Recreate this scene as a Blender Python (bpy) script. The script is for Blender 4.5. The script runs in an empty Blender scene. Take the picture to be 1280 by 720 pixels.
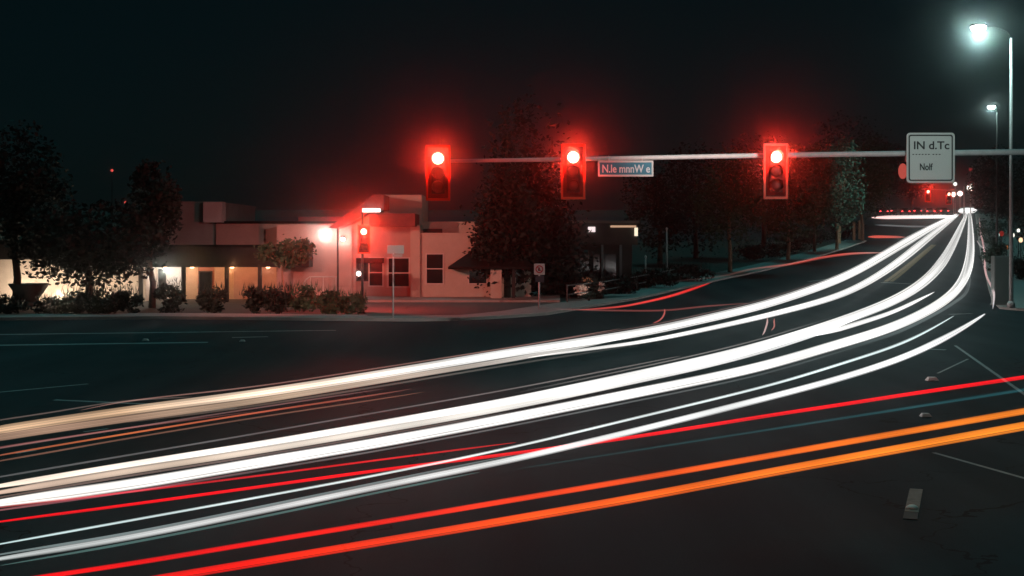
import bpy, bmesh, math, random
from mathutils import Vector, Matrix
R = math.radians
S = bpy.context.scene
COL = S.collection
F, HZ, CH = 1600.0, 300.0, 3.6          # focal length in photo pixels, horizon row, camera height

# ---------------------------------------------------------------- the place
def terr(y):
    """Height of the ground: level by the junction, then a hill up to a crest."""
    def sp(t, w): return w * math.log1p(math.exp(max(-40, min(40, t / w)))) if t / w < 40 else t
    return 0.054 * (sp(y - 95, 6) - sp(y - 292, 6))
def at(px, py, d):                       # a point at depth d
    return Vector(((px - 640) / F * d, d, CH + (HZ - py) / F * d))
def gnd(px, py, h=0.0):                  # a point at height h over the ground
    k = (HZ - py) / F
    d = 3.0
    while d < 290:
        if CH + k * d - terr(d) - h <= 0: break
        d += 0.5
    lo, hi = max(d - 0.5, 0.1), d
    for _ in range(30):
        m = (lo + hi) / 2
        if CH + k * m - terr(m) - h > 0: lo = m
        else: hi = m
    return Vector(((px - 640) / F * hi, hi, terr(hi) + h))
def wx(px, d): return (px - 640) / F * d
def wz(py, d): return CH + (HZ - py) / F * d

# ---------------------------------------------------------------- materials
MATS = {}
def mat(name, col, rough=0.6, metal=0.0, var=0.0, scale=8.0, bump=0.0, spec=0.5, emit=None, es=0.0):
    if name in MATS: return MATS[name]
    m = bpy.data.materials.new(name); m.use_nodes = True
    nt = m.node_tree; b = nt.nodes['Principled BSDF']
    b.inputs['Base Color'].default_value = (*col, 1)
    b.inputs['Roughness'].default_value = rough
    b.inputs['Metallic'].default_value = metal
    b.inputs['Specular IOR Level'].default_value = spec
    if emit:
        b.inputs['Emission Color'].default_value = (*emit, 1); b.inputs['Emission Strength'].default_value = es
    if var or bump:
        tc = nt.nodes.new('ShaderNodeTexCoord'); n = nt.nodes.new('ShaderNodeTexNoise')
        n.inputs['Scale'].default_value = scale; n.inputs['Detail'].default_value = 8; n.inputs['Roughness'].default_value = 0.65
        nt.links.new(tc.outputs['Object'], n.inputs['Vector'])
        if var:
            r = nt.nodes.new('ShaderNodeValToRGB')
            r.color_ramp.elements[0].position = 0.3; r.color_ramp.elements[1].position = 0.7
            r.color_ramp.elements[0].color = (*[c * (1 - var) for c in col], 1)
            r.color_ramp.elements[1].color = (*[min(1, c * (1 + var)) for c in col], 1)
            nt.links.new(n.outputs['Fac'], r.inputs['Fac']); nt.links.new(r.outputs['Color'], b.inputs['Base Color'])
        if bump:
            bp = nt.nodes.new('ShaderNodeBump'); bp.inputs['Strength'].default_value = bump; bp.inputs['Distance'].default_value = 0.02
            nt.links.new(n.outputs['Fac'], bp.inputs['Height']); nt.links.new(bp.outputs['Normal'], b.inputs['Normal'])
    MATS[name] = m
    return m
def emat(name, col, s):
    if name in MATS: return MATS[name]
    m = bpy.data.materials.new(name); m.use_nodes = True
    nt = m.node_tree; nt.nodes.clear()
    e = nt.nodes.new('ShaderNodeEmission'); o = nt.nodes.new('ShaderNodeOutputMaterial')
    e.inputs['Color'].default_value = (*col, 1); e.inputs['Strength'].default_value = s
    nt.links.new(e.outputs[0], o.inputs['Surface'])
    MATS[name] = m
    return m
def asphalt_mat(name, lo, hi):
    m = bpy.data.materials.new(name); m.use_nodes = True
    nt = m.node_tree; b = nt.nodes['Principled BSDF']; L = nt.links.new
    tc = nt.nodes.new('ShaderNodeTexCoord')
    mp = nt.nodes.new('ShaderNodeMapping'); mp.inputs['Rotation'].default_value = (0, 0, R(22)); mp.inputs['Scale'].default_value = (0.9, 0.05, 1)
    L(tc.outputs['Object'], mp.inputs['Vector'])
    n1 = nt.nodes.new('ShaderNodeTexNoise'); n1.inputs['Scale'].default_value = 0.7; n1.inputs['Detail'].default_value = 5
    L(mp.outputs[0], n1.inputs['Vector'])                      # long worn wheel tracks
    n2 = nt.nodes.new('ShaderNodeTexNoise'); n2.inputs['Scale'].default_value = 0.22; n2.inputs['Detail'].default_value = 9; n2.inputs['Roughness'].default_value = 0.7
    L(tc.outputs['Object'], n2.inputs['Vector'])               # patches
    n3 = nt.nodes.new('ShaderNodeTexNoise'); n3.inputs['Scale'].default_value = 45; n3.inputs['Detail'].default_value = 3
    L(tc.outputs['Object'], n3.inputs['Vector'])               # grit
    a = nt.nodes.new('ShaderNodeMath'); a.operation = 'ADD'; L(n1.outputs['Fac'], a.inputs[0]); L(n2.outputs['Fac'], a.inputs[1])
    a2 = nt.nodes.new('ShaderNodeMath'); a2.operation = 'MULTIPLY_ADD'; a2.inputs[1].default_value = 0.5; L(n3.outputs['Fac'], a2.inputs[0]); L(a.outputs[0], a2.inputs[2])
    r = nt.nodes.new('ShaderNodeMapRange'); r.inputs['From Min'].default_value = 0.95; r.inputs['From Max'].default_value = 1.6
    L(a2.outputs[0], r.inputs['Value'])
    mx = nt.nodes.new('ShaderNodeMix'); mx.data_type = 'RGBA'
    mx.inputs['A'].default_value = (*lo, 1); mx.inputs['B'].default_value = (*hi, 1)
    L(r.outputs[0], mx.inputs['Factor']); 
    # tar-sealed cracks
    v = nt.nodes.new('ShaderNodeTexVoronoi'); v.feature = 'DISTANCE_TO_EDGE'; v.inputs['Scale'].default_value = 0.13
    nd = nt.nodes.new('ShaderNodeTexNoise'); nd.inputs['Scale'].default_value = 0.8; nd.inputs['Detail'].default_value = 4
    L(tc.outputs['Object'], nd.inputs['Vector'])
    vm = nt.nodes.new('ShaderNodeVectorMath'); vm.operation = 'MULTIPLY_ADD'; vm.inputs[1].default_value = (2.5, 2.5, 0)
    L(nd.outputs['Color'], vm.inputs[0]); L(tc.outputs['Object'], vm.inputs[2]); L(vm.outputs[0], v.inputs['Vector'])
    lt = nt.nodes.new('ShaderNodeMath'); lt.operation = 'LESS_THAN'; lt.inputs[1].default_value = 0.0025
    L(v.outputs['Distance'], lt.inputs[0])
    mc = nt.nodes.new('ShaderNodeMix'); mc.data_type = 'RGBA'; mc.inputs['B'].default_value = (0.012, 0.012, 0.012, 1)
    L(lt.outputs[0], mc.inputs['Factor']); L(mx.outputs['Result'], mc.inputs['A'])
    L(mc.outputs['Result'], b.inputs['Base Color'])
    rr = nt.nodes.new('ShaderNodeMapRange'); rr.inputs['To Min'].default_value = 0.62; rr.inputs['To Max'].default_value = 0.92
    L(n2.outputs['Fac'], rr.inputs['Value']); L(rr.outputs[0], b.inputs['Roughness'])
    b.inputs['Specular IOR Level'].default_value = 0.12
    bp = nt.nodes.new('ShaderNodeBump'); bp.inputs['Strength'].default_value = 0.5; bp.inputs['Distance'].default_value = 0.01
    L(n3.outputs['Fac'], bp.inputs['Height']); L(bp.outputs[0], b.inputs['Normal'])
    return m
ASPH = asphalt_mat('asphalt', (0.011, 0.020, 0.023), (0.046, 0.062, 0.066))
FORE = asphalt_mat('forecourt_asphalt', (0.09, 0.085, 0.08), (0.14, 0.13, 0.12))
CONC = mat('concrete', (0.30, 0.29, 0.27), 0.85, var=0.18, scale=2.5, bump=0.3)
DIRT = mat('soil', (0.05, 0.042, 0.032), 0.95, var=0.35, scale=1.3, bump=0.5)
PAINT = mat('road_paint', (0.38, 0.37, 0.35), 0.7, var=0.3, scale=3)
YELL = mat('yellow_road_paint', (0.24, 0.17, 0.09), 0.7, var=0.3, scale=3)
STUC = mat('pink_stucco', (0.46, 0.28, 0.24), 0.9, var=0.08, scale=1.5, bump=0.25)
CREAM = mat('cream_stucco', (0.50, 0.43, 0.36), 0.9, var=0.08, scale=1.5, bump=0.25)
GREYW = mat('grey_stucco', (0.34, 0.33, 0.31), 0.9, var=0.1, scale=1.5, bump=0.25)
DWOOD = mat('dark_timber', (0.014, 0.012, 0.011), 0.7, var=0.3, scale=6)
ROOFM = mat('dark_roof', (0.014, 0.013, 0.013), 0.9, var=0.3, scale=4, spec=.15)
REDR = mat('red_fascia', (0.16, 0.045, 0.04), 0.7, var=0.2, scale=3)
GLASS = mat('dark_glass', (0.012, 0.014, 0.016), 0.08, spec=0.7)
FRAME = mat('white_frame', (0.55, 0.5, 0.46), 0.5)
STEEL = mat('galvanised_steel', (0.66, 0.67, 0.66), 0.5, metal=0.0, var=0.12, scale=5)
BLACKM = mat('black_metal', (0.018, 0.018, 0.018), 0.55)
HOUS = mat('signal_housing', (0.022, 0.013, 0.012), 0.6, var=0.2, spec=.2)
RIM = mat('retroreflective_border', (0.85, 0.07, 0.02), 0.5)  # reflective yellow border coloured red for the signal lamp's glow
LOFF = mat('unlit_lens', (0.02, 0.012, 0.010), 0.4, spec=.25)
LRED = emat('red_lens', (1.0, 0.32, 0.22), 9.0)
LREDS = emat('dim_red_lens', (1.0, 0.16, 0.12), 1.4)
LWH = emat('white_lamp', (1.0, 0.98, 0.93), 25.0)
LCOOL = emat('cool_lamp', (0.85, 1.0, 0.97), 40.0)
LWARM = emat('warm_lamp', (1.0, 0.62, 0.32), 6.0)
LSIGN = emat('lit_panel', (1.0, 0.86, 0.78), 1.6)
WHITE = mat('white_sign_face', (0.62, 0.66, 0.62), 0.45)
INK = mat('black_lettering', (0.012, 0.014, 0.013), 0.6)
BLUE = mat('blue_sign_face', (0.01, 0.20, 0.30), 0.45, var=0.15)
BARK = mat('bark', (0.085, 0.062, 0.045), 0.9, var=0.35, scale=7, bump=0.6)
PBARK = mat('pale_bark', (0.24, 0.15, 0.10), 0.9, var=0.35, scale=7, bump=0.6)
def leafmat(name, c, v=0.5):
    return mat(name, c, 0.75, var=v, scale=0.9, spec=0.3)
LEAF = leafmat('leaf', (0.045, 0.075, 0.040)); LEAF2 = leafmat('lamplit_leaf', (0.06, 0.12, 0.09)); LEAFD = leafmat('unlit_leaf', (0.014, 0.023, 0.019))  # light put into leaf copies: teal where lamplit, near black where unlit
LEAFN = leafmat('needle', (0.012, 0.020, 0.017)); PETAL = mat('pale_petals', (0.7, 0.55, 0.48), 0.7, var=0.15)

# ---------------------------------------------------------------- mesh helpers
class MB:
    def __init__(s): s.v, s.f = [], []
    def add(s, vs, fs):
        o = len(s.v); s.v += [tuple(v) for v in vs]; s.f += [tuple(i + o for i in f) for f in fs]; return s
    def box(s, x0, x1, y0, y1, z0, z1, b=0.0):
        if b <= 0:
            vs = [(x, y, z) for z in (z0, z1) for y in (y0, y1) for x in (x0, x1)]
            return s.add(vs, [(0, 2, 3, 1), (4, 5, 7, 6), (0, 1, 5, 4), (2, 6, 7, 3), (0, 4, 6, 2), (1, 3, 7, 5)])
        bm = bmesh.new(); bmesh.ops.create_cube(bm, size=1)
        for v in bm.verts:
            v.co = Vector((x0 + (v.co.x + .5) * (x1 - x0), y0 + (v.co.y + .5) * (y1 - y0), z0 + (v.co.z + .5) * (z1 - z0)))
        bmesh.ops.bevel(bm, geom=bm.edges[:], offset=b, segments=2, affect='EDGES', profile=0.7)
        return s.bm(bm)
    def bm(s, bm):
        bm.verts.index_update()
        s.add([v.co.copy() for v in bm.verts], [[v.index for v in f.verts] for f in bm.faces]); bm.free(); return s
    def tube(s, pts, rads, n=10, cap=True):
        pts = [Vector(p) for p in pts]
        if not hasattr(rads, '__len__'): rads = [rads] * len(pts)
        vs, fs = [], []
        ref = None
        for i, p in enumerate(pts):
            t = (pts[min(i + 1, len(pts) - 1)] - pts[max(i - 1, 0)]).normalized()
            if ref is None: ref = Vector((0, 0, 1)) if abs(t.z) < 0.9 else Vector((1, 0, 0))
            u = t.cross(ref).normalized(); w = u.cross(t).normalized(); ref = w
            for k in range(n):
                a = 2 * math.pi * k / n
                vs.append(p + (u * math.cos(a) + w * math.sin(a)) * rads[i])
        for i in range(len(pts) - 1):
            for k in range(n):
                a, b = i * n + k, i * n + (k + 1) % n
                fs.append((a, b, b + n, a + n))
        if cap: fs.append(tuple(range(n))[::-1]); fs.append(tuple(range((len(pts) - 1) * n, len(pts) * n)))
        return s.add(vs, fs)
    def lathe(s, c, prof, n=16, axis='z'):
        """profile of (radius, height) pairs turned round an axis through c"""
        c = Vector(c); vs, fs = [], []
        for r, h in prof:
            for k in range(n):
                a = 2 * math.pi * k / n; x, y = r * math.cos(a), r * math.sin(a)
                vs.append(c + (Vector((x, y, h)) if axis == 'z' else Vector((x, h, y)) if axis == 'y' else Vector((h, x, y))))
        for i in range(len(prof) - 1):
            for k in range(n):
                a, b = i * n + k, i * n + (k + 1) % n
                fs.append((a, b, b + n, a + n))
        fs.append(tuple(range(n))[::-1]); fs.append(tuple(range((len(prof) - 1) * n, len(prof) * n)))
        return s.add(vs, fs)
    def prism(s, poly, y0, y1):
        """outline in x,z pushed through y"""
        n = len(poly)
        vs = [(x, y0, z) for x, z in poly] + [(x, y1, z) for x, z in poly]
        return s.add(vs, [tuple(range(n)), tuple(range(n, 2 * n))[::-1]] + [(i, i + n, (i + 1) % n + n, (i + 1) % n) for i in range(n)])
    def build(s, name, m, parent=None, smooth=False):
        me = bpy.data.meshes.new(name); me.from_pydata(s.v, [], s.f); me.update()
        bm = bmesh.new(); bm.from_mesh(me); bmesh.ops.recalc_face_normals(bm, faces=bm.faces[:]); bm.to_mesh(me); bm.free()
        me.materials.append(m)
        if smooth:
            for p in me.polygons: p.use_smooth = True
        o = bpy.data.objects.new(name, me); COL.objects.link(o)
        if parent:
            o.parent = parent
            for q in [parent]:
                off = Vector(q.location)
                if q.parent: off += Vector(q.parent.location)
            if s.v and getattr(s, 'world', True):      # geometry given in world coordinates: shift it under its thing
                for v in me.vertices: v.co -= off
        return o
def tag(o, label=None, cat=None, group=None, kind=None):
    if label: o['label'] = label
    if cat: o['category'] = cat
    if group: o['group'] = group
    if kind: o['kind'] = kind
    return o
def thing(name, label, cat, loc, group=None):
    o = bpy.data.objects.new(name, None); COL.objects.link(o); o.location = loc; o.empty_display_size = 0.3
    return tag(o, label, cat, group)
def own(o, label, cat, group=None):                  # move a one-mesh thing's origin to its base
    vs = o.data.vertices
    c = Vector((sum(v.co.x for v in vs) / len(vs), sum(v.co.y for v in vs) / len(vs), min(v.co.z for v in vs)))
    for v in vs: v.co -= c
    o.location = c
    return tag(o, label, cat, group)
def copy_tree(o, parent=None):
    c = o.copy(); COL.objects.link(c)
    if parent: c.parent = parent
    for ch in list(o.children): copy_tree(ch, c)
    return c
def lamp(kind, loc, power, col, parent=None, radius=0.05, target=None, angle=120, blend=0.6, name='bulb'):
    l = bpy.data.lights.new(name, kind); l.energy = power; l.color = col
    l.shadow_soft_size = radius
    if kind == 'SPOT': l.spot_size = R(angle); l.spot_blend = blend
    o = bpy.data.objects.new(name, l); COL.objects.link(o)
    loc = Vector(loc)
    if target is not None:
        o.rotation_euler = (Vector(target) - loc).to_track_quat('-Z', 'Y').to_euler()
    if parent:
        o.parent = parent; loc = loc - Vector(parent.location)
    o.location = loc
    return o
def drape(name, poly, off, m, thick=0.0):
    """a sheet (or a slab with thickness) that follows the ground; poly in x, y"""
    bm = bmesh.new(); vs = [bm.verts.new((x, y, 0)) for x, y in poly]; bm.faces.new(vs)
    ys = [p[1] for p in poly]; y = min(ys) + 3
    y = max(y, 72)
    while y < min(max(ys), 330):
        bmesh.ops.bisect_plane(bm, geom=bm.verts[:] + bm.edges[:] + bm.faces[:], plane_co=(0, y, 0), plane_no=(0, 1, 0)); y += 3
    bmesh.ops.recalc_face_normals(bm, faces=bm.faces[:])
    if bm.faces[0].normal.z < 0: bmesh.ops.reverse_faces(bm, faces=bm.faces[:])
    for v in bm.verts: v.co.z = terr(v.co.y) + off
    if thick:
        r = bmesh.ops.extrude_face_region(bm, geom=bm.faces[:])
        for v in [g for g in r['geom'] if isinstance(g, bmesh.types.BMVert)]: v.co.z -= thick
        bmesh.ops.recalc_face_normals(bm, faces=bm.faces[:])
    me = bpy.data.meshes.new(name); bm.to_mesh(me); bm.free(); me.materials.append(m)
    o = bpy.data.objects.new(name, me); COL.objects.link(o)
    return tag(o, kind='structure')
def text(name, s, x, y, z, h, m, parent, width=None, th=0.004):
    """lettering facing the camera (-y), its lower left corner at x, z; cap height h"""
    c = bpy.data.curves.new('letters', 'FONT'); c.body = s; c.size = h / 0.7; c.extrude = th; c.offset = 0.005
    o = bpy.data.objects.new('letters', c); COL.objects.link(o)
    bpy.context.view_layer.update()
    me = bpy.data.meshes.new_from_object(o.evaluated_get(bpy.context.evaluated_depsgraph_get()))
    bpy.data.objects.remove(o)
    k = 1.0
    if width:
        xs = [v.co.x for v in me.vertices]; k = width / (max(xs) - min(xs))
    off = Vector(parent.location)
    if parent.parent: off += Vector(parent.parent.location)
    for v in me.vertices: v.co = Vector((x + v.co.x * k, y - v.co.z, z + v.co.y)) - off
    # every letter a mesh of its own
    bm = bmesh.new(); bm.from_mesh(me); bmesh.ops.remove_doubles(bm, verts=bm.verts[:], dist=1e-5); bm.verts.ensure_lookup_table(); bpy.data.meshes.remove(me)
    seen = set()
    for v0 in bm.verts:
        if v0.index in seen: continue
        isl, st = [], [v0]; seen.add(v0.index)
        while st:
            q = st.pop(); isl.append(q)
            for e in q.link_edges:
                u = e.other_vert(q)
                if u.index not in seen: seen.add(u.index); st.append(u)
        idx = {q.index: i for i, q in enumerate(isl)}
        fs = {f for q in isl for f in q.link_faces}
        l = bpy.data.meshes.new(name); l.from_pydata([q.co.copy() for q in isl], [], [[idx[q.index] for q in f.verts] for f in fs]); l.materials.append(m)
        t = bpy.data.objects.new(name, l); COL.objects.link(t); t.parent = parent
    bm.free()
def strip(p, q, w):                                  # a painted stripe between two ground points
    p, q = Vector(p[:2]), Vector(q[:2]); t = (q - p).normalized(); n = Vector((-t.y, t.x)) * w / 2
    return [tuple(p + n), tuple(p - n), tuple(q - n), tuple(q + n)]
def catmull(pts, k=10):
    out = []
    P = [pts[0]] + list(pts) + [pts[-1]]
    for i in range(1, len(P) - 2):
        a, b, c, d = P[i - 1], P[i], P[i + 1], P[i + 2]
        for j in range(k):
            t = j / k
            out.append(tuple(0.5 * (2 * b[m] + (c[m] - a[m]) * t + (2 * a[m] - 5 * b[m] + 4 * c[m] - d[m]) * t * t + (3 * b[m] - a[m] - 3 * c[m] + d[m]) * t ** 3) for m in range(len(b))))
    out.append(tuple(pts[-1]))
    return out

# ---------------------------------------------------------------- ground, road, pavements
ys = [-45, -20, 0, 30, 60, 80] + [85 + 3 * i for i in range(82)] + [350, 420, 520, 640]
g = MB()
for y in ys:
    for x in (-520, 520): g.v.append((x, y, terr(y) - 0.01))
for i in range(len(ys) - 1): g.f.append((2 * i, 2 * i + 1, 2 * i + 3, 2 * i + 2))
tag(g.build('ground', DIRT), kind='structure')
kerb_px = [(-260, 401), (0, 400.5), (200, 399), (400, 401), (520, 402), (575, 401), (640, 397.5), (685, 394), (720, 388), (760, 381), (795, 375), (850, 362), (900, 350.5), (960, 338), (1020, 322.5), (1060, 310), (1083, 302)]
KL = [gnd(*p) for p in kerb_px]
rk_px = [(1219, 268), (1221, 285), (1225, 315), (1233, 350), (1241, 378), (1250, 386.5), (1280, 389), (1700, 391)]
RK = [gnd(*p) for p in rk_px]
far_l = gnd(1192, 268)
road_poly = [(p.x, p.y) for p in KL] + [(KL[-1].x - 90, KL[-1].y + 4), (KL[-1].x - 90, 243), (far_l.x - 4, 245), (far_l.x + 6, 300), (far_l.x + 22, 300)] + [(p.x, p.y) for p in RK] + [(RK[-1].x, -40), (KL[0].x - 40, -40), (KL[0].x - 40, KL[0].y)]
drape('road', road_poly, 0.0, ASPH)
def offset_line(L, w):
    out = []
    for i, p in enumerate(L):
        t = (L[min(i + 1, len(L) - 1)] - L[max(i - 1, 0)]); t.z = 0; t.normalize()
        out.append(p + Vector((-t.y, t.x, 0)) * w)
    return out
KIN = offset_line(KL, 0.16); KW = offset_line(KL, 2.6)
drape('kerb', [(p.x, p.y) for p in KL] + [(p.x, p.y) for p in reversed(KIN)], 0.14, mat('kerb_concrete', (0.42, 0.40, 0.37), 0.85, var=0.15, scale=2), 0.3)
drape('pavement', [(p.x, p.y) for p in KIN] + [(p.x, p.y) for p in reversed(KW)], 0.135, CONC, 0.3)
fx0 = 460
d0 = KW[5].y
drape('forecourt', [(wx(462, d0), d0 - .8), (wx(575, d0), d0 - .1), (KW[7].x, KW[7].y - .2), (KW[9].x, KW[9].y - .2), (wx(800, 79), 79), (wx(700, 79), 79), (wx(447, 70.8), 70.8)], 0.139, FORE, 0.0)
drape('terrace', [(wx(452, 71), 71), (wx(700, 71), 71), (wx(700, 82), 82), (wx(380, 82), 82), (wx(380, 71.0), 71.0)], 0.26, CONC, 0.4)
RI = offset_line(RK, 0.16)
drape('kerb', [(p.x, p.y) for p in RK] + [(p.x, p.y) for p in reversed(RI)], 0.14, MATS['kerb_concrete'], 0.3)
RW = offset_line(RK, 5.0)
drape('pavement', [(p.x, p.y) for p in RI] + [(RI[-1].x, 75), (RW[3].x + 3, 95), (RW[1].x, RW[1].y), (RW[0].x, RW[0].y)], 0.135, CONC, 0.3)

# painted markings
def paint(name, a, b, w, m=PAINT, off=0.004):
    A, B = gnd(*a), gnd(*b); return drape(name, strip(A, B, w), off, m)
paint('crossing_line', (1194, 432), (1285, 496), 0.10)
paint('crossing_line', (1210, 449), (1172, 467), 0.07, off=0.008)
paint('crossing_line', (1167, 566), (1330, 612), 0.085)
paint('stop_line', (1102, 353), (1139, 355), 0.5)
paint('stop_line', (1163, 436.5), (1182, 437.5), 0.28)
paint('centre_line', (1107, 352), (1166, 306), 0.35, YELL)
paint('centre_line', (1114, 352), (1169, 306), 0.30, YELL, 0.008)
paint('lane_line', (1010, 352), (1065, 345), 0.3)
for a, b in (((1080, 316), (1092, 315)), ((1187, 393), (1215, 392)), ((930, 400), (948, 398))): paint('lane_line', a, b, 0.25)
paint('stop_line', (68, 500), (200, 506), 0.16); paint('crossing_line', (-60, 496), (110, 480), 0.12)
paint('crossing_line', (-60, 432.5), (260, 428), 0.35); paint('crossing_line', (-60, 419), (420, 413), 0.30)
paint('lane_line', (290, 422), (335, 421), 0.3); paint('lane_line', (255, 514), (296, 510), 0.12); paint('lane_line', (105, 540), (135, 536), 0.1); paint('lane_line', (20, 567), (45, 563), 0.1)

# road studs and the small bar on the asphalt
def stud(px, py, label, s=1.0):
    p = gnd(px, py); t = thing('road_stud', label, 'road stud', p, 'reflective studs on the asphalt')
    bm = bmesh.new(); bmesh.ops.create_cube(bm, size=1)
    for v in bm.verts:
        k = 0.6 if v.co.z > 0 else 1.0
        v.co = Vector((v.co.x * .20 * s * k, v.co.y * .16 * s * k, (v.co.z + .5) * .06 * s + .006))
    b = MB(); b.world = False; b.bm(bm); b.build('body', mat('stud_body', (0.85, 0.83, 0.78), 0.4), t)
    r = MB(); r.world = False; r.add([(-.07 * s, -.079 * s, .02 * s), (.07 * s, -.079 * s, .02 * s), (.05 * s, -.06 * s, .05 * s), (-.05 * s, -.06 * s, .05 * s)], [(0, 1, 2, 3)]).build('reflector', mat('reflector', (0.9, 0.9, 0.85), 0.15, spec=1), t)
stud(1165, 476, 'small bright road stud beside the crossing line, above the thin red streak', 1.5)
stud(1157, 521, 'small pale road stud just above the upper orange streak', 1.1)
stud(182, 426, 'pale road stud on the far left lane, nearer the stone bowl', 1.1)
stud(303, 427, 'pale road stud on the left lanes in front of the timber canopy', 1.0)
p = gnd(1139, 643)
t = thing('pavement_marker', 'brown rectangular marker bar lying alone on dark asphalt at lower right', 'road marker', p)
t.rotation_euler.z = -math.atan2(p.x, p.y) - .04
b = MB(); b.world = False
b.box(-.09, .09, .10, 1.75, .004, .016, .004).build('bar', mat('worn_tan_paint', (0.30, 0.23, 0.20), 0.8, var=0.3, scale=9), t)
b = MB(); b.world = False
b.lathe((0, .30, .016), [(.085, 0), (.075, .03), (.04, .05), (0.005, .055)], 14).build('reflector_dome', MATS['stud_body'], t, True)
b = MB(); b.world = False
b.box(-.09, .09, -.35, .08, .004, .014, .003).build('dark_base', mat('dark_base', (0.10, 0.085, 0.08), .8), t)

# ---------------------------------------------------------------- light trails
TR = 'light trails of cars crossing the junction'
def smooth(C):
    L = [0]
    for a, b in zip(C, C[1:]): L.append(L[-1] + math.hypot(b[0] - a[0], b[1] - a[1]))
    n = max(8, int(L[-1] / 5)); out = []; j = 0
    for i in range(n + 1):
        s = L[-1] * i / n
        while j < len(L) - 2 and L[j + 1] < s: j += 1
        f = (s - L[j]) / max(1e-6, L[j + 1] - L[j]); f = min(1, max(0, f))
        out.append((C[j][0] * (1 - f) + C[j + 1][0] * f, C[j][1] * (1 - f) + C[j + 1][1] * f))
    for _ in range(60 if n > 60 else 4):
        out = [out[0]] + [((out[i - 1][0] + 2 * out[i][0] + out[i + 1][0]) / 4, (out[i - 1][1] + 2 * out[i][1] + out[i + 1][1]) / 4) for i in range(1, n)] + [out[-1]]
    return out
def trail(label, pts, width, col, h=0.65, s=2.4, name='light_trail', n=8):
    """pts: photo positions (x, y[, colour2 mix]) of the moving lamp; it ran at height h over the road"""
    if not hasattr(width, '__len__'): width = (width, width)
    C = smooth(catmull(pts, 12)); vs, rad, mix = [], [], []
    for i, c in enumerate(C):
        p = gnd(c[0], c[1], h); w = width[0] + (width[1] - width[0]) * i / (len(C) - 1)
        if vs and (p - vs[-1]).length < 0.05: continue
        vs.append(p); rad.append(max(0.012, w / 2 / F * p.y)); mix.append(i / (len(C) - 1))
    r2 = rad[:]; N = len(r2); tp = max(2, min(14, N // 5))
    for i in range(tp):
        f = .12 + .88 * (i / tp) ** .6
        r2[i] *= f; r2[N - 1 - i] *= f
    if width[0] + width[1] > 10: n = 28
    elif width[0] + width[1] > 5: n = 16
    rr = random.Random(len(label) * 31 + ord(label[0])); strand = [rr.choice((.35, .6, .9, 1.1, 1.25)) if n > 8 else 1 for _ in range(n)]
    ph = rr.uniform(0, 6)
    m = MB(); m.tube(vs, r2, n)
    cols = col if isinstance(col[0], (tuple, list)) else (col, col)
    mt = trail_mat()
    o = m.build(name, mt, None, True)
    at_ = o.data.color_attributes.new('glow', 'FLOAT_COLOR', 'POINT')
    for i in range(len(vs)):
        t = mix[i] * (len(cols) - 1); k = min(int(t), len(cols) - 2); f = t - k
        c = [(cols[k][j] * (1 - f) + cols[k + 1][j] * f) * s for j in range(3)]
        fl = 1 + .10 * math.sin(i * .21 + ph) + .06 * math.sin(i * .083 + 2 * ph)
        for q in range(n):
            sn = abs(math.sin(2 * math.pi * q / n)); soft = (1.22 - 1.0 * sn ** 4) if n > 8 else 1
            at_.data[i * n + q].color = (*[x * soft * strand[q] * fl for x in c], 1)
    own(o, label, 'light trail', TR)
    return o
def trail_mat():
    if 'trail_glow' in MATS: return MATS['trail_glow']
    m = bpy.data.materials.new('trail_glow'); m.use_nodes = True; nt = m.node_tree; nt.nodes.clear()
    a = nt.nodes.new('ShaderNodeAttribute'); a.attribute_name = 'glow'
    e = nt.nodes.new('ShaderNodeEmission'); o = nt.nodes.new('ShaderNodeOutputMaterial')
    tr = nt.nodes.new('ShaderNodeBsdfTransparent'); ad = nt.nodes.new('ShaderNodeAddShader'); e.inputs['Strength'].default_value = 0.5
    nt.links.new(a.outputs['Color'], e.inputs['Color']); nt.links.new(e.outputs[0], ad.inputs[0]); nt.links.new(tr.outputs[0], ad.inputs[1]); nt.links.new(ad.outputs[0], o.inputs['Surface'])
    MATS['trail_glow'] = m; return m
W1 = (1, .98, .95); CRM = (1.0, .80, .62); TAN = (.52, .33, .20); TAN2 = (.36, .22, .15); REDC = (1, .0, .006); ORG = (1.0, .20, .012); ORD = (.9, .06, .008)
T1a = [(-60, 548), (0, 537), (160, 513), (320, 492), (480, 467), (640, 440.5), (800, 416), (880, 399), (960, 380), (1050, 349), (1080, 334), (1119, 310), (1158, 287.5), (1181, 275), (1196, 267.5)]
trail('upper white headlight trail, the farthest of the thick ones, tan at its left end', T1a, (11, 10), [TAN, TAN, CRM, W1, W1, W1, W1], s=1.15)
trail('tan lower edge of the farthest thick headlight trail at the left', [(-60, 558), (0, 546), (160, 523), (320, 501), (480, 475), (560, 462), (640, 449), (720, 434), (790, 420)], (11, 5), [TAN2, TAN2, (.5, .36, .25), (.5, .42, .36), (.8, .8, .78)], s=1.0)
trail('white trail running just under the farthest thick one, parting from it mid-picture', [(660, 447), (730, 437), (800, 428), (880, 412), (960, 394), (1050, 370), (1080, 356), (1119, 331.5), (1148, 307.5), (1177, 283), (1198, 268.5)], (3, 10), [(.5, .48, .45), W1, W1, W1, W1], s=1.15)
T2 = [(-60, 617), (0, 607.5), (160, 581), (320, 556), (480, 529), (640, 500.5), (800, 467.5), (880, 450), (960, 430), (1050, 402), (1080, 391), (1119, 376), (1158, 353), (1177, 335), (1193, 303), (1203, 279), (1209, 266)]
trail('cream white headlight trail in the middle of the road, third from the far side', T2, (7, 12), [CRM, (1, .93, .86), W1, W1, W1], s=1.2)
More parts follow.
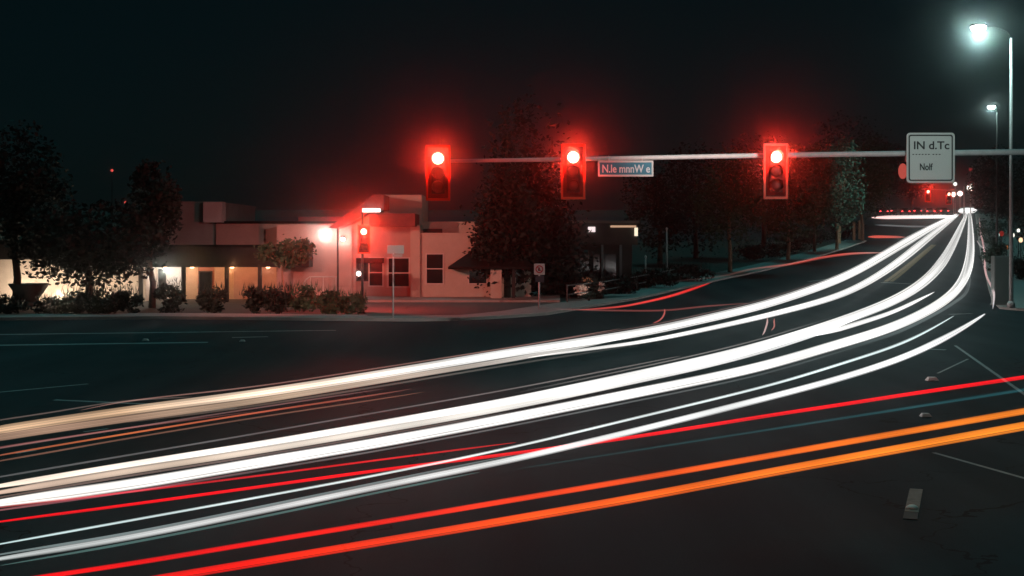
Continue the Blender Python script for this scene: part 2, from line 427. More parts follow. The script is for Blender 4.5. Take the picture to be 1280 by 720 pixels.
trail('dull tan inner band beneath the cream white middle trail', [(-60, 625), (0, 615.5), (160, 589), (320, 564), (480, 537), (640, 508), (800, 474.5), (880, 457), (960, 436), (1050, 405.5), (1085, 391)], (8, 8), [(.62, .42, .32), (.72, .56, .44), (.85, .8, .72), W1, (1.1, 1.1, 1.1)], s=1.0)
trail('short white spur leaving the middle trail and ending in mid-road', [(1020, 419), (1060, 408), (1109, 392.5), (1138, 380), (1168, 365)], (7, 3.5), W1, s=1.2)
T3 = [(-60, 638), (0, 628.5), (160, 606), (320, 579), (480, 552), (640, 522), (800, 490), (880, 474), (960, 456), (1050, 429.5), (1090, 418), (1130, 404), (1177, 380), (1200, 364.5), (1211, 350), (1214.5, 328), (1214, 299), (1214.5, 277), (1212, 264)]
trail('brightest and widest white headlight trail sweeping the whole road', T3, (14.5, 11), [(1, .93, .86), W1, W1, W1], s=1.35)
trail('thin bluish white trail below the widest white one', [(-60, 691), (0, 680), (160, 651), (320, 622), (480, 592), (640, 559), (800, 521), (960, 482), (1050, 455), (1130, 429), (1160, 414), (1192, 395)], (3, 3.4), [(.5, .68, .68), (.75, .8, .78), (.8, .95, .95)], s=1.0)
T5 = [(-60, 709), (0, 698.5), (160, 672), (320, 640), (480, 607), (640, 574.5), (800, 537), (960, 497), (1050, 473), (1130, 447), (1175, 426), (1212, 406.5), (1231, 392.5)]
trail('lowest white trail, greyer at the left, ending by the right kerb', T5, (7.5, 8), [(.52, .56, .55), (.62, .62, .61), (.95, .97, .95), (1.2, 1.2, 1.2)], s=1.0)
trail('thin dim grey-green edge under the lowest white trail', [(0, 707), (160, 679), (320, 647.5), (480, 614), (600, 590)], (3, 2), (.06, .12, .11), s=1.0)
trail('thin dark red tail lamp trail under the widest white one', [(-60, 642), (0, 634), (160, 615), (320, 595), (480, 574), (645, 553)], (3, 2.2), [(.3, .05, .05), (.55, .01, .02), (.75, .01, .015), (.5, .01, .01)], s=1.0)
trail('long pure red tail lamp trail crossing under the white ones to the right edge', [(-60, 661), (0, 652), (160, 631), (320, 609), (480, 587), (640, 567), (800, 545), (960, 519.5), (1050, 506), (1130, 493.5), (1280, 471.5), (1400, 453)], (3.4, 5), REDC, s=1.15, h=.8)
trail('upper of the two orange trails, turning red to the left', [(-140, 752), (0, 729), (160, 705), (320, 678.5), (480, 652), (640, 625), (800, 598), (960, 570), (1050, 554), (1280, 514), (1420, 489)], (5.5, 8.5), [(1, 0, .002), (1, 0, .002), (1, .002, .002), (1, .02, .006), (1, .075, .008), (1, .15, .01), (1, .23, .014), (1, .27, .016)], s=1.1, h=.8)
trail('lower and nearest orange trail, turning red to the left', [(-140, 780), (0, 756), (219, 720), (480, 676.5), (640, 649.5), (800, 621.5), (960, 591), (1080, 569), (1280, 532.5), (1420, 507)], (9.5, 11), [(1, 0, .002), (1, .001, .002), (1, .008, .002), (1, .05, .006), (1, .11, .008), (1, .19, .012), (1, .26, .016), (1, .29, .018)], s=1.15, h=.8)
trail('faint teal streak between the red and the orange trails', [(640, 587), (800, 562), (960, 537), (1050, 523), (1280, 487), (1380, 471)], (2, 5), [(.004, .02, .02), (.008, .045, .05), (.01, .06, .07)], s=1.0)
trail('rusty orange thin trail left of centre between the white bands', [(-40, 576), (75, 556), (160, 542), (320, 516), (480, 492), (515, 486)], (2.2, 2), [(.25, .07, .04), (.55, .13, .04), (.5, .1, .05), (.12, .05, .04)], s=1.0)
trail('dim brown thread just under the rusty orange trail', [(-40, 583), (75, 563), (160, 548), (320, 522), (480, 498), (530, 490)], (1.6, 1.4), (.16, .07, .045), s=1.0)
trail('dim purple-brown thread just above the rusty orange trail', [(-40, 568), (0, 560), (160, 535), (320, 510), (480, 486)], (2, 1.6), (.15, .075, .07), s=1.0)
trail('hair-thin grey thread above the cream middle trail', [(-40, 603), (0, 596), (160, 569), (320, 542), (480, 514), (640, 486), (800, 455), (850, 445)], (1.7, 1.7), [(.10, .10, .10), (.11, .10, .10), (.18, .15, .14)], s=1.0)
trail('thin dim reddish thread along the far side of the upper white trail', [(100, 513), (160, 501), (320, 483), (480, 459), (640, 434), (775, 411)], (1.6, 1.6), (.22, .11, .09), s=1.0)
trail('second dim thread above the farthest thick trail at far left', [(-40, 531), (60, 516), (150, 502), (240, 496)], (1.6, 1.4), (.10, .07, .06), s=1.0)
trail('bright red streak bending along the far left kerb by the round sign', [(722, 387.5), (770, 384), (795, 380), (835, 371), (862, 362.5), (887, 354)], (2, 4), [(.35, .06, .05), (.8, .05, .04), (1, .03, .025)], s=1.0)
trail('faint level red streak crossing the side road mouth', [(690, 386), (760, 388), (830, 388), (880, 383), (935, 379)], (2, 2), [(.12, .04, .035), (.17, .035, .03), (.12, .035, .03)], s=1.0)
trail('salmon streak along the kerb under the roadside trees', [(845, 351), (900, 346), (937, 337), (990, 330), (1027, 322), (1065, 317), (1104, 316)], (2, 3.4), [(.02, .015, .015), (.05, .025, .02), (.12, .04, .03), (.42, .06, .045), (.6, .09, .07), (.45, .25, .22)], s=1.0)
trail('short red streak at the mouth of the far side street', [(1085, 296), (1105, 296), (1132, 296.5)], (4, 3), [(.9, .12, .08), (.7, .1, .07), (.3, .1, .08)], s=1.0)
trail('level pinkish white streak across the far junction', [(1089, 272), (1120, 271.5), (1160, 271), (1196, 270.5)], (5, 5), [(1, .62, .58), (1, .85, .8), W1], s=1.3)
trail('pale glare band where the trails meet on the crest', [(1198, 264), (1208, 263), (1222, 263)], (8, 7), W1, s=1.6)
trail('dim grey streak on the far side street', [(1094, 281), (1140, 283), (1165, 283)], (2, 2), (.12, .12, .12), s=1.0)
def off(P, dy, x0=-99, x1=9999): return [(x, y + dy) for x, y in P if x0 <= x <= x1]
for lb, P, w, c in (
    ('brown strand in the gap between the cream and the widest white trail, left half', off(T2, 14, -70, 650), (3, 2), [(.16, .10, .08), (.14, .10, .09), (.05, .045, .04)]),
    ('dim grey strand skirting the lower side of the widest white trail', off(T3, 10, 100, 1100), (2, 2), [(.05, .02, .02), (.12, .12, .12), (.10, .11, .11), (.03, .035, .035)]),
    ('rosy strand along the lower side of the widest white trail at far left', off(T3, 9, -70, 330), (3, 2), [(.3, .12, .12), (.28, .06, .08), (.05, .02, .02)]),
    ('pale strand above the cream middle trail towards the bend', off(T2, -8.5, 630, 1060), (1.5, 1.5), [(.03, .03, .03), (.16, .14, .13), (.2, .18, .17), (.04, .04, .04)]),
    ('dim orange-grey strand under the farthest thick trail', off(T1a, 15, 150, 800), (2.5, 2), [(.06, .04, .03), (.10, .075, .06), (.09, .08, .07), (.03, .03, .03)]),
    ('faint strand above the farthest thick trail near the bend', off(T1a, -7, 640, 1060), (1.3, 1.3), [(.04, .02, .02), (.14, .08, .07), (.05, .04, .04)]),
    ('bright hair strand on the upper side of the lowest white trail', off(T5, -5.5, -70, 700), (1.2, 1.2), [(.14, .18, .18), (.2, .24, .24), (.1, .13, .13)]),
    ('dim blue-grey strand inside the bend of the widest white trail', off(T3, 8, 1000, 1212), (4, 3), [(.02, .03, .03), (.10, .12, .12), (.12, .13, .13)]),
    ('faint red strand under the farthest thick trail at the left', off(T1a, 22, -70, 330), (1.4, 1.2), [(.12, .04, .04), (.2, .06, .05), (.05, .02, .02)])):
    trail(lb, P, w, c, s=1.0)
for lb, pts, w, c in (
    ('wavering pinkish light line along the right kerb', [(1224, 272), (1225, 284), (1226, 295), (1230, 307), (1231, 322), (1231, 338), (1235, 351), (1239, 358), (1244, 364), (1242, 376), (1241, 386)], (1.6, 3), [(.5, .25, .25), (.55, .3, .3), (.5, .25, .25), (.6, .6, .6)]),
    ('thin pale wavering line inside the right kerb line', [(1221, 300), (1224, 306), (1230, 311), (1234, 309)], (1.5, 1.5), [(.3, .25, .25), (.3, .25, .25)]),
    ('short wavering pale squiggle between the white bands', [(959, 397), (960, 404), (956, 410), (957, 414), (953, 419)], (2.2, 2), [(.6, .35, .32), (.6, .42, .4)]),
    ('short wavering red squiggle beside the pale one', [(968, 398), (967, 403), (969, 408), (964, 413)], (1.8, 1.6), [(.5, .15, .12), (.4, .14, .12)]),
    ('tiny upright red squiggle beside the level red streak', [(831, 386), (832, 391), (829, 396), (825, 401), (816, 404)], (2, 1.6), [(.6, .12, .1), (.4, .08, .07)])):
    trail(lb, pts, w, c, h=0.9, s=1.0)

# ---------------------------------------------------------------- traffic signals
def make_signal(loc, label, group, lit=LRED, power=0, plate=True, beam=8.5):
    t = thing('traffic_signal', label, 'traffic signal', loc, group)
    def M(): m = MB(); m.world = False; return m
    if plate:
        bp = M().box(-.255, .255, .02, .04, -.645, .645).build('backplate', mat('backplate_red_glow', (.12, .014, .012), .8, spec=.1), t)  # black plate tinted red to carry the lamp's glow
        b = M()
        b.box(-.31, .31, .015, .042, .645, .71); b.box(-.31, .31, .015, .042, -.71, -.645)
        b.box(-.31, -.255, .015, .042, -.644, .644); b.box(.255, .31, .015, .042, -.644, .644)
        r = M(); r.v, r.f = b.v, b.f; rr = r.build('reflective_border', RIM, None)
        rr.parent = bp
    M().box(-.17, .17, -.01 if plate else 0, .20, -.54, .54, .03).build('housing', HOUS if plate else mat('yellow_housing', (.28, .13, .03), .5), t)
    for k, z in enumerate((.365, 0, -.365)):
        l = M().lathe((0, -.012, z), [(.150, 0.0), (.148, -.012), (.10, -.030), (.005, -.036)], 20, 'y').build('lens', lit if k == 0 else LOFF, t, True)
        # visor: open tunnel cut away below
        m = M(); n = 18; vs = []; fs = []
        for i in range(n + 1):
            a = R(-30 + 240 * i / n); c, s_ = math.cos(a), math.sin(a)
            ln = .10 + .15 * max(0, (s_ + .5) / 1.5)
            for rr_, yy in ((.156, -.012), (.156, -.012 - ln), (.163, -.012 - ln), (.163, -.012)): vs.append((rr_ * c, yy, z + rr_ * s_))
        for i in range(n):
            for q in range(4): fs.append((i * 4 + q, i * 4 + (q + 1) % 4, i * 4 + 4 + (q + 1) % 4, i * 4 + 4 + q))
        fs += [(0, 1, 2, 3), (n * 4, n * 4 + 3, n * 4 + 2, n * 4 + 1)]
        m.add(vs, fs).build('visor', HOUS, t)
    if plate:
        M().tube([(0, .20, .1), (0, .30, .34), (0, .30, .42)], .03).build('bracket', STEEL, t)
    if power:
        lamp('POINT', Vector(loc) + Vector((0, -.20, .36)), power, (1, .035, .02), t, .05, name='red_bulb')
        o_ = Vector(loc) + Vector((0, -.30, .38)); lamp('SPOT', o_, power * beam, (1, .03, .015), t, .04, o_ + Vector((-loc[0] / loc[1] * .85, -1, .05)), 28, 1.0, 'red_beam')
    return t
AD = 33.0
SIGG = 'traffic signals hanging from the mast arm'
for px, py, lb in ((547.5, 216, 'leftmost red traffic signal at the free end of the mast arm'),
                   (716.5, 214.5, 'middle red traffic signal on the mast arm beside the blue street name plate'),
                   (970, 214, 'right red traffic signal on the mast arm, left of the white square sign')):
    make_signal(at(px, py, AD - .35), lb, SIGG, power=150)
# mast arm with its pole (the pole stands outside the picture)
ARM = [at(546, 201.5, AD), at(720, 199, AD), at(970, 194, AD), at(1160, 191.5, AD), at(1500, 187, AD)]
px_ = ARM[-1].x
t = thing('mast_arm_pole', 'long pale steel mast arm carrying the three signals and two signs', 'signal mast', (px_, AD, 0))
MB().tube(ARM, [.045, .055, .065, .072, .085], 12).build('arm', STEEL, t, True)
MB().tube([(px_, AD, 0), (px_, AD, 6.6)], [.17, .12], 14).build('pole', STEEL, t, True)
MB().box(px_ - .28, px_ + .28, AD - .28, AD + .28, 0.005, .06, .01).build('base_plate', STEEL, t)
MB().lathe((px_, AD, 6.6), [(.13, 0), (.12, .05), (.02, .1)], 14).build('cap', STEEL, t, True)

# street name plate
t = thing('street_name_sign', 'blue street name plate with white border hanging under the mast arm', 'street sign', at(781.5, 211, AD - .12))
x0, x1, z0, z1 = wx(747, AD), wx(816, AD), wx(640, 1) + wz(221, AD), wz(201, AD); yy = AD - .12
MB().box(x0, x1, yy - .012, yy + .012, z0, z1, .006).build('panel', WHITE, t)
MB().box(x0 + .045, x1 - .045, yy - .018, yy - .0125, z0 + .05, z1 - .05).build('blue_field', BLUE, t)
text('letter', 'N.le mnnW e', x0 + .10, yy - .021, z0 + .105, .20, mat('white_lettering', (.62, .78, .8), .5), t, width=x1 - x0 - .2)
for f in (.2, .8): MB().tube([(x0 + (x1 - x0) * f, yy, z1 - .02), (x0 + (x1 - x0) * f, AD, z1 + .12)], .015).build('bracket', STEEL, t)

# white square sign on the arm
x0, x1, z0, z1 = wx(1131, AD), wx(1191, AD), wz(229, AD), wz(166.5, AD); yy = AD - .14
t = thing('lane_sign', 'square white regulatory sign with black border and lettering on the mast arm', 'road sign', ((x0 + x1) / 2, yy, z0))
def rrect(x0, x1, z0, z1, r, n=6):
    P = []
    for cx, cz, a0 in ((x1 - r, z1 - r, 0), (x0 + r, z1 - r, 90), (x0 + r, z0 + r, 180), (x1 - r, z0 + r, 270)):
        for i in range(n + 1): a = R(a0 + 90 * i / n); P.append((cx + r * math.cos(a), cz + r * math.sin(a)))
    return P
MB().prism(rrect(x0, x1, z0, z1, .09), yy - .01, yy + .01).build('panel', WHITE, t)
ring = MB(); a_, b_ = rrect(x0 + .05, x1 - .05, z0 + .05, z1 - .05, .06), rrect(x0 + .085, x1 - .085, z0 + .085, z1 - .085, .04)
n = len(a_); ring.add([(x, yy - .013, z) for x, z in a_] + [(x, yy - .013, z) for x, z in b_], [(i, (i + 1) % n, (i + 1) % n + n, i + n) for i in range(n)])
ring.build('border', INK, t)
sw = x1 - x0
text('letter', 'IN d.Tc', x0 + .17, yy - .013, z1 - .42, .20, INK, t, width=sw - .33)
text('dash', '- - - - - -  - - -', x0 + .15, yy - .013, z1 - .585, .09, INK, t, width=sw * .58)
text('letter', 'Nolf', x0 + .33, yy - .013, z0 + .33, .17, INK, t, width=.33)
for f in (.3, .7): MB().box(x0 + sw * f - .02, x0 + sw * f + .02, yy + .011, AD - .02, z1 - .62, z1 - .42).build('bracket', STEEL, t)

# signal on the far left corner
cb = gnd(453, 391.5)
t = thing('signal_pole', 'slim dark signal pole among the shrubs on the far left corner', 'signal pole', cb)
MB().tube([cb, cb + Vector((0, 0, 4.9))], [.07, .055], 12).build('pole', BLACKM, t, True)
MB().lathe(cb, [(.14, 0.01), (.14, .06), (.09, .1)], 14).build('base', BLACKM, t, True)
MB().lathe(cb + Vector((0, 0, 4.9)), [(.07, 0), (.05, .05), (.01, .07)], 12).build('cap', BLACKM, t, True)
dz = wz(299, cb.y)
cs = make_signal((wx(455.5, cb.y), cb.y - .24, dz), 'small red traffic signal on its own pole on the far left corner', None, power=110, beam=45)
m = MB(); m.world = False; m.box(-.16, .16, .21, .40, .02, .54, .03); m.build('added_rear_housing', HOUS, cs)  # unseen rear head with lens and bulb, added to redden the entrance
m = MB(); m.world = False; m.lathe((0, .405, .30), [(.14, 0), (.10, .02), (.005, .03)], 18, 'y'); m.build('added_rear_lens', LRED, cs, True)
lamp('POINT', cs.location + Vector((0, .62, .30)), 1500, (1, .035, .02), cs, .06, name='red_bulb')
pb = at(448.5, 342, cb.y - .25)
t = thing('pedestrian_signal', 'small white lit pedestrian signal low on the corner pole', 'crossing signal', pb)
m = MB(); m.world = False; m.box(-.14, .14, -.08, .10, -.16, .16, .02); m.build('housing', HOUS, t)
m = MB(); m.world = False; m.box(-.13, .13, -.16, -.08, .165, .18).build('hood', HOUS, t)
m = MB(); m.world = False; m.lathe((0, -.082, 0), [(.11, 0), (.10, -.02), (.005, -.03)], 16, 'y').build('lens', emat('ped_lens', (1, .9, .84), 7), t, True)
m = MB(); m.world = False; m.tube([(.02, .10, 0), (.17, .25, 0)], .02).build('bracket', BLACKM, t)
lamp('POINT', pb + Vector((0, -.25, 0)), 25, (1, .9, .82), t, .05)

# ---------------------------------------------------------------- street lamps
def street_lamp(base, head_px, d, label, power, group=None, target=None, head_off=-1.7, top=14.0, spot=150, lens=LCOOL, pm=STEEL):
    t = thing('street_lamp', label, 'street lamp', base, group)
    b = Vector(base)
    MB().tube([b, b + Vector((0, 0, top * .5)), b + Vector((0, 0, top - .1))], [.11, .09, .07], 12).build('pole', pm, t, True)
    MB().lathe(b, [(.2, 0.01), (.2, .25), (.13, .35)], 14).build('base', STEEL, t, True)
    hz_ = top + .45
    pts = [b + Vector((0, 0, top - .1)), b + Vector((head_off * .12, 0, top + .25)), b + Vector((head_off * .45, 0, hz_)), b + Vector((head_off * .8, 0, hz_ + .04))]
    MB().tube(pts, [.022, .02, .018, .018], 10).build('arm', BLACKM, t, True)
    h = b + Vector((head_off, 0, hz_ + .02))
    MB().box(h.x - .38, h.x + .38, h.y - .17, h.y + .17, h.z, h.z + .14, .05).build('lamp_head', BLACKM, t)
    MB().lathe(h, [(.36, .02), (.36, -.08), (.26, -.22), (.01, -.30)], 18).build('lens', lens, t, True)
    if power:
        lamp('POINT', h + Vector((0, 0, -.42)), power, (.62, 1, .96), t, .1)
    return t
lb_ = gnd(1264, 388.5); lb_.z = .13
LT = wz(45, lb_.y) - .13
street_lamp(lb_, None, lb_.y, 'tall street lamp with glaring white head on the right corner', 950, top=LT, head_off=-wx(640 + 41, lb_.y), spot=155)
d2 = 128; b2 = Vector((wx(1246, d2), d2, terr(d2)))
street_lamp(b2, None, d2, 'farther street lamp with tiny bright head, right of the road', 90, top=wz(139, d2) - terr(d2), head_off=-.55, pm=mat('dark_pole', (.05, .055, .055), .6))
lamp('SPOT', b2 + Vector((-.7, -.2, wz(139, d2) - terr(d2))), 9000, (.6, 1, .9), bpy.data.objects['street_lamp.001'], .15, (37, 142, 8.5), 44, 1.0)  # extra spot added to brighten the roadside tree
# a lamp added out of view on the near side, to light the mast arm
t = street_lamp((17.5, 9.5, .0), None, 9, 'added street lamp out of view on the near corner, throwing light on the mast arm', 0, top=9.5, head_off=-2.2)
lamp('SPOT', (15.3, 9.5, 9.6), 7500, (.80, 1, .97), t, .15, (6.5, 36, 7.0), 36, .9)
lamp('SPOT', (15.0, 9.6, 9.55), 24000, (1, .80, .74), t, .15, (-5.6, 57, 3.0), 10, .9, 'added_sign_spot')  # narrow spot added to brighten the signs on the far pavement
t = street_lamp((-24, 45, .0), None, 9, 'street lamp left of the junction throwing pinkish light on the building', 0, top=8.5, head_off=1.6)
lamp('SPOT', (-22.4, 45, 8.6), 21000, (1, .40, .31), t, .15, (-5.5, 75, 2.8), 42, .8)

# ---------------------------------------------------------------- trees and shrubs
def leaves(c, rad, n, leaf, seed, clumps=26, shell=0.75, flat=0.0, cone=False):
    rnd = random.Random(seed); m = MB(); c = Vector(c); cl = []
    for _ in range(clumps):
        while True:
            p = Vector((rnd.uniform(-1, 1), rnd.uniform(-1, 1), rnd.uniform(-1, 1)))
            if cone:
                h = (p.z + 1) / 2
                if Vector((p.x, p.y)).length < (1 - h) * 0.95 + .05: break
            elif 0.35 < p.length < 1: break
        cl.append((p, rnd.uniform(.14, .30)))
    for _ in range(n):
        p, s = rnd.choice(cl)
        q = Vector((p.x + rnd.gauss(0, s), p.y + rnd.gauss(0, s), p.z + rnd.gauss(0, s * .8)))
        if q.length > 1.25 and not cone: continue
        w = c + Vector((q.x * rad[0], q.y * rad[1], q.z * rad[2]))
        a = Vector((rnd.gauss(0, 1), rnd.gauss(0, 1), rnd.gauss(0, .7))).normalized()
        b = a.cross(Vector((rnd.gauss(0, 1), rnd.gauss(0, 1), rnd.gauss(0, 1)))).normalized()
        l = leaf * rnd.uniform(.6, 1.4); k = l * .55
        o = len(m.v)
        m.v += [tuple(w - a * l), tuple(w + b * k), tuple(w + a * l), tuple(w - b * k)]
        m.f.append((o, o + 1, o + 2, o + 3))
    return m
def crown_build(m, name, mt, parent):
    me = bpy.data.meshes.new(name); off = Vector(parent.location)
    me.from_pydata([tuple(Vector(v) - off) for v in m.v], [], m.f); me.update(); me.materials.append(mt)
    o = bpy.data.objects.new(name, me); COL.objects.link(o); o.parent = parent; return o
def trunk_mb(base, h, r, rad, cz, seed, limbs=6):
    rnd = random.Random(seed + 99); m = MB(); b = Vector(base)
    P = [b + Vector((rnd.gauss(0, .04) * i, rnd.gauss(0, .04) * i, h * i / 4)) for i in range(5)]
    m.tube(P, [r * 1.25, r, r * .85, r * .65, r * .35], 9)
    for k in range(limbs):
        a = 2 * math.pi * k / limbs + rnd.uniform(-.4, .4); s = P[2] + (P[4] - P[2]) * rnd.uniform(0, .8)
        e = Vector((b.x + math.cos(a) * rad[0] * .65, b.y + math.sin(a) * rad[1] * .65, b.z + cz + rnd.uniform(-.3, .5) * rad[2]))
        m.tube([s, s.lerp(e, .5) + Vector((0, 0, .15)), e], [r * .45, r * .28, r * .08], 6)
    return m
def tree(base, label, crown_c, rad, n, leaf, seed, lm=LEAF, trunk_r=.16, bark=BARK, group='trees around the junction', cone=False, clumps=26, name='tree'):
    base = Vector(base); t = thing(name, label, 'tree', base, group)
    cc = base + Vector((0, 0, crown_c))
    if cone: 
        m = MB(); m.tube([base, base + Vector((0, 0, crown_c + rad[2] * .9))], [trunk_r * 1.2, .03], 9)
    else: m = trunk_mb(base, crown_c, trunk_r, rad, crown_c, seed)
    m.build('trunk', bark, t, True)
    crown_build(leaves(cc, rad, n, leaf, seed, clumps, cone=cone), 'crown', lm, t)
    return t
def gb(px, d): return Vector((wx(px, d), d, terr(d)))
tree(gb(112, 66), 'broad dark tree in front of the brightly lit left wall', 3.4, (3.4, 2.6, 2.1), 6500, .15, 1, LEAFD, .2, clumps=60)
tree(gb(20, 69), 'dark tree at the left edge behind the stone bowl', 6.4, (2.6, 2.4, 3.0), 5000, .15, 2, LEAFD, .2, clumps=40)
tree(gb(190, 68.0), 'dark tree hiding the left end of the tall grey block', 5.2, (1.3, 1.2, 2.4), 3200, .15, 21, LEAFD, .16, clumps=40)
tree(gb(355, 66.5), 'small spreading tree at the right end of the timber canopy', 3.05, (1.35, 1.0, .75), 2200, .11, 3, LEAF, .07, PBARK, clumps=24)
tree(gb(655, 78), 'tall black conifer rising behind the small hipped porch roof', 6.2, (3.1, 2.6, 5.2), 9000, .17, 4, LEAFN, .22, cone=True, clumps=80, name='conifer')
tree(gb(690, 84), 'loose dark conifer just right of the tallest one', 5.5, (2.6, 2.2, 5.4), 5000, .17, 5, LEAFN, .2, cone=True, clumps=60, name='conifer')
tree(gb(634, 74.3), 'dark conifer growing up beside the low porch roof', 6.3, (1.75, 1.0, 3.9), 7000, .15, 61, LEAFN, .18, cone=True, clumps=50, name='conifer')
kx = gnd(915, 343)
tree((kx.x, kx.y + 1, terr(kx.y + 1)), 'slender roadside tree with dim crown left of the right signal', 6.6, (2.7, 2.4, 3.8), 5200, .15, 6, LEAF, .17, PBARK, clumps=44)
for px, d, cz, rad, lb, sd, lm, tr_ in (
    (985, 124, 6.5, (3.0, 2.6, 4.2), 'roadside tree straight behind the right signal', 7, LEAF, .17),
    (1046, 140, 7.4, (2.8, 2.6, 4.6), 'bright teal-lit roadside tree with pointed crown', 8, LEAF2, .16),
    (1018, 136, 7.0, (2.2, 2.2, 4.2), 'narrow tree between the two brighter roadside crowns', 9, LEAF, .15),
    (1078, 158, 8.0, (3.4, 3.0, 5.0), 'tree with pale lit trunk beside the far side street', 10, LEAF, .2),
    (1104, 252, 9.0, (4.5, 4, 5.5), 'dark tree beyond the far side street, left of the white sign', 11, LEAFD, .25),
    (1060, 200, 10.0, (6.5, 5, 7.0), 'big dark tree behind the pale-trunked one', 12, LEAFD, .3),
    (1140, 262, 8.0, (4.5, 4, 4.5), 'dark far tree under the white sign', 13, LEAFD, .25),
    (955, 150, 7.0, (5.0, 4, 5.5), 'dark tree in the second row behind the roadside trees', 14, LEAFD, .25),
    (870, 128, 6.0, (4.2, 3.6, 5.0), 'dark tree left of the slender roadside tree', 15, LEAFD, .22),
    (825, 120, 5.5, (3.2, 3, 4.2), 'dark tree right of the low dark shop', 16, LEAFD, .22),
    (1262, 175, 6.5, (5.0, 4, 5.0), 'dark tree on the right verge behind the street lamp', 17, LEAFD, .25),
    (1240, 235, 6.0, (3.6, 3, 4.6), 'far dark tree right of the crest', 18, LEAFD, .22),
    (1310, 130, 5.5, (3.4, 3, 4.2), 'dark tree on the right verge at the picture edge', 19, LEAFD, .22)):
    tree(gb(px, d), lb, cz, rad, 4200 if lm is LEAFD else 5200, .17 if d < 170 else .24, sd, lm, tr_, PBARK if sd in (7, 8, 10) else BARK, clumps=46)

SHG = 'shrubs along the pavement in front of the building'
def shrub(px, py, w, h, label, seed, lm=LEAFD, n=1500, leaf=.09, group=SHG, d=None):
    b = gnd(px, py) if d is None else gb(px, d)
    b.z = terr(b.y) + .12
    t = thing('shrub', label, 'shrub', b, group)
    rnd = random.Random(seed); st = MB()
    for k in range(7):
        a = rnd.uniform(0, 6.28); st.tube([b, b + Vector((math.cos(a) * w * .3, math.sin(a) * .3, h * rnd.uniform(.6, 1.0)))], [.018, .006], 5)
    st.build('stems', BARK, t)
    m = leaves(b + Vector((0, 0, h * .48)), (w * .5, min(w, 1.6) * .5, h * .5), n, leaf, seed, 22)
    for _ in range(60):                                    # twigs standing out of the top
        x = b.x + rnd.uniform(-.5, .5) * w; z = b.z + h * rnd.uniform(.8, 1.22); y = b.y + rnd.uniform(-.4, .4)
        o = len(m.v); l = rnd.uniform(.10, .2); dx = rnd.uniform(-.08, .08)
        m.v += [(x - .02, y, z - l), (x + .02, y, z - l), (x + dx, y, z + l)]; m.f.append((o, o + 1, o + 2))
    crown_build(m, 'foliage', lm, t)
    return t
for i, (px, py, w, h, lb) in enumerate((
    (8, 396, 2.0, .85, 'low shrub at the left edge in front of the stone bowl'),
    (68, 395, 1.7, .75, 'low dark shrub just right of the stone bowl'),
    (100, 395, 1.7, 1.0, 'dark shrub under the broad dark tree'),
    (133, 395, 1.6, 1.1, 'dark shrub left of the first timber post'),
    (160, 394, 1.3, 1.05, 'dark rounded shrub at the foot of the first timber post'),
    (213, 393, 1.35, 1.35, 'tall bushy shrub against the white lit bay'),
    (265, 392.5, 1.25, 1.15, 'spiky shrub between the two orange lit bays'),
    (318, 392.5, 1.3, 1.1, 'spiky shrub below the right end of the canopy'),
    (348, 393, 1.4, 1.15, 'dark shrub under the small spreading tree'),
    (380, 393, 1.5, 1.2, 'wide green shrub left of the portico post'),
    (412, 394, 1.5, 1.0, 'green shrub at the foot of the portico post'),
    (440, 394, 1.3, .85, 'low shrub at the right end of the row by the signal pole'))):
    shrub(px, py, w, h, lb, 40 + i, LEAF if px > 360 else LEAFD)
fl = gnd(737, 379); fl.y += 2
t = shrub(737, 376, 1.7, 1.0, 'dark shrub with a clump of pale blossom on the verge', 70, LEAFD, 1300, .09, None)
bb = Vector(t.location)
m = leaves(bb + Vector((-.55, -.7, .62)), (.45, .3, .30), 420, .075, 71, 9); crown_build(m, 'blossom', PETAL, t)
m = leaves(bb + Vector((.65, -.6, .72)), (.22, .2, .26), 90, .06, 72, 5); crown_build(m, 'blossom', PETAL, t)
m = leaves(bb + Vector((-.2, -.6, 1.05)), (.3, .2, .25), 70, .05, 73, 6); crown_build(m, 'blossom', mat('tan_petals', (.4, .22, .12), .7), t)
lamp('SPOT', bb + Vector((-.2, -2.6, .25)), 60, (1, .86, .75), None, .05, bb + Vector((-.4, -.5, .7)), 60, .8)
_u = bpy.context.scene.collection.objects[-1]
t = thing('uplight', 'tiny ground spotlight aimed at the pale blossom', 'spotlight', bb + Vector((-.2, -2.7, 0)))
m = MB(); m.world = False; m.lathe((0, 0, .02), [(.07, 0), (.08, .12), (.06, .16)], 12).build('body', BLACKM, t, True)
_u.parent = t; _u.location = (0, .1, .25)
for i, (px, d, w, h, lb) in enumerate(((702, 78, 2.6, 1.1, 'dark hedge shrub right of the low cream wing'), (768, 82, 3.0, 1.1, 'dark hedge shrub under the rail, nearer the shop'), (810, 90, 3.6, 1.2, 'dark hedge shrub along the rail in front of the verge'), (855, 98, 4.0, 1.2, 'dark hedge shrub by the right end of the rail'),
    (945, 124, 5, 1.6, 'dark verge shrub right of the slender tree'), (985, 136, 5, 1.7, 'dark verge shrub behind the straight kerb'), (1025, 150, 5, 1.7, 'dark verge shrub near the lit trunks'), (1060, 166, 5, 2.0, 'dark verge shrub at the far side street corner'))):
    shrub(px, 0, w, h, lb, 80 + i, LEAFD, 1500, .13, 'dark shrubs along the far left verge', d)
for i, (px, d, w, h, lb) in enumerate(((1247, 110, 2.6, 2.4, 'teal-lit shrub left of the street lamp pole'), (1285, 100, 3.0, 2.2, 'dark shrub at the right picture edge'), (1240, 150, 3.4, 3.0, 'tall shrub right of the wavering light line'))):
    shrub(px, 0, w, h, lb, 95 + i, LEAF2 if i != 1 else LEAFD, 1600, .12, 'shrubs on the right verge', d)

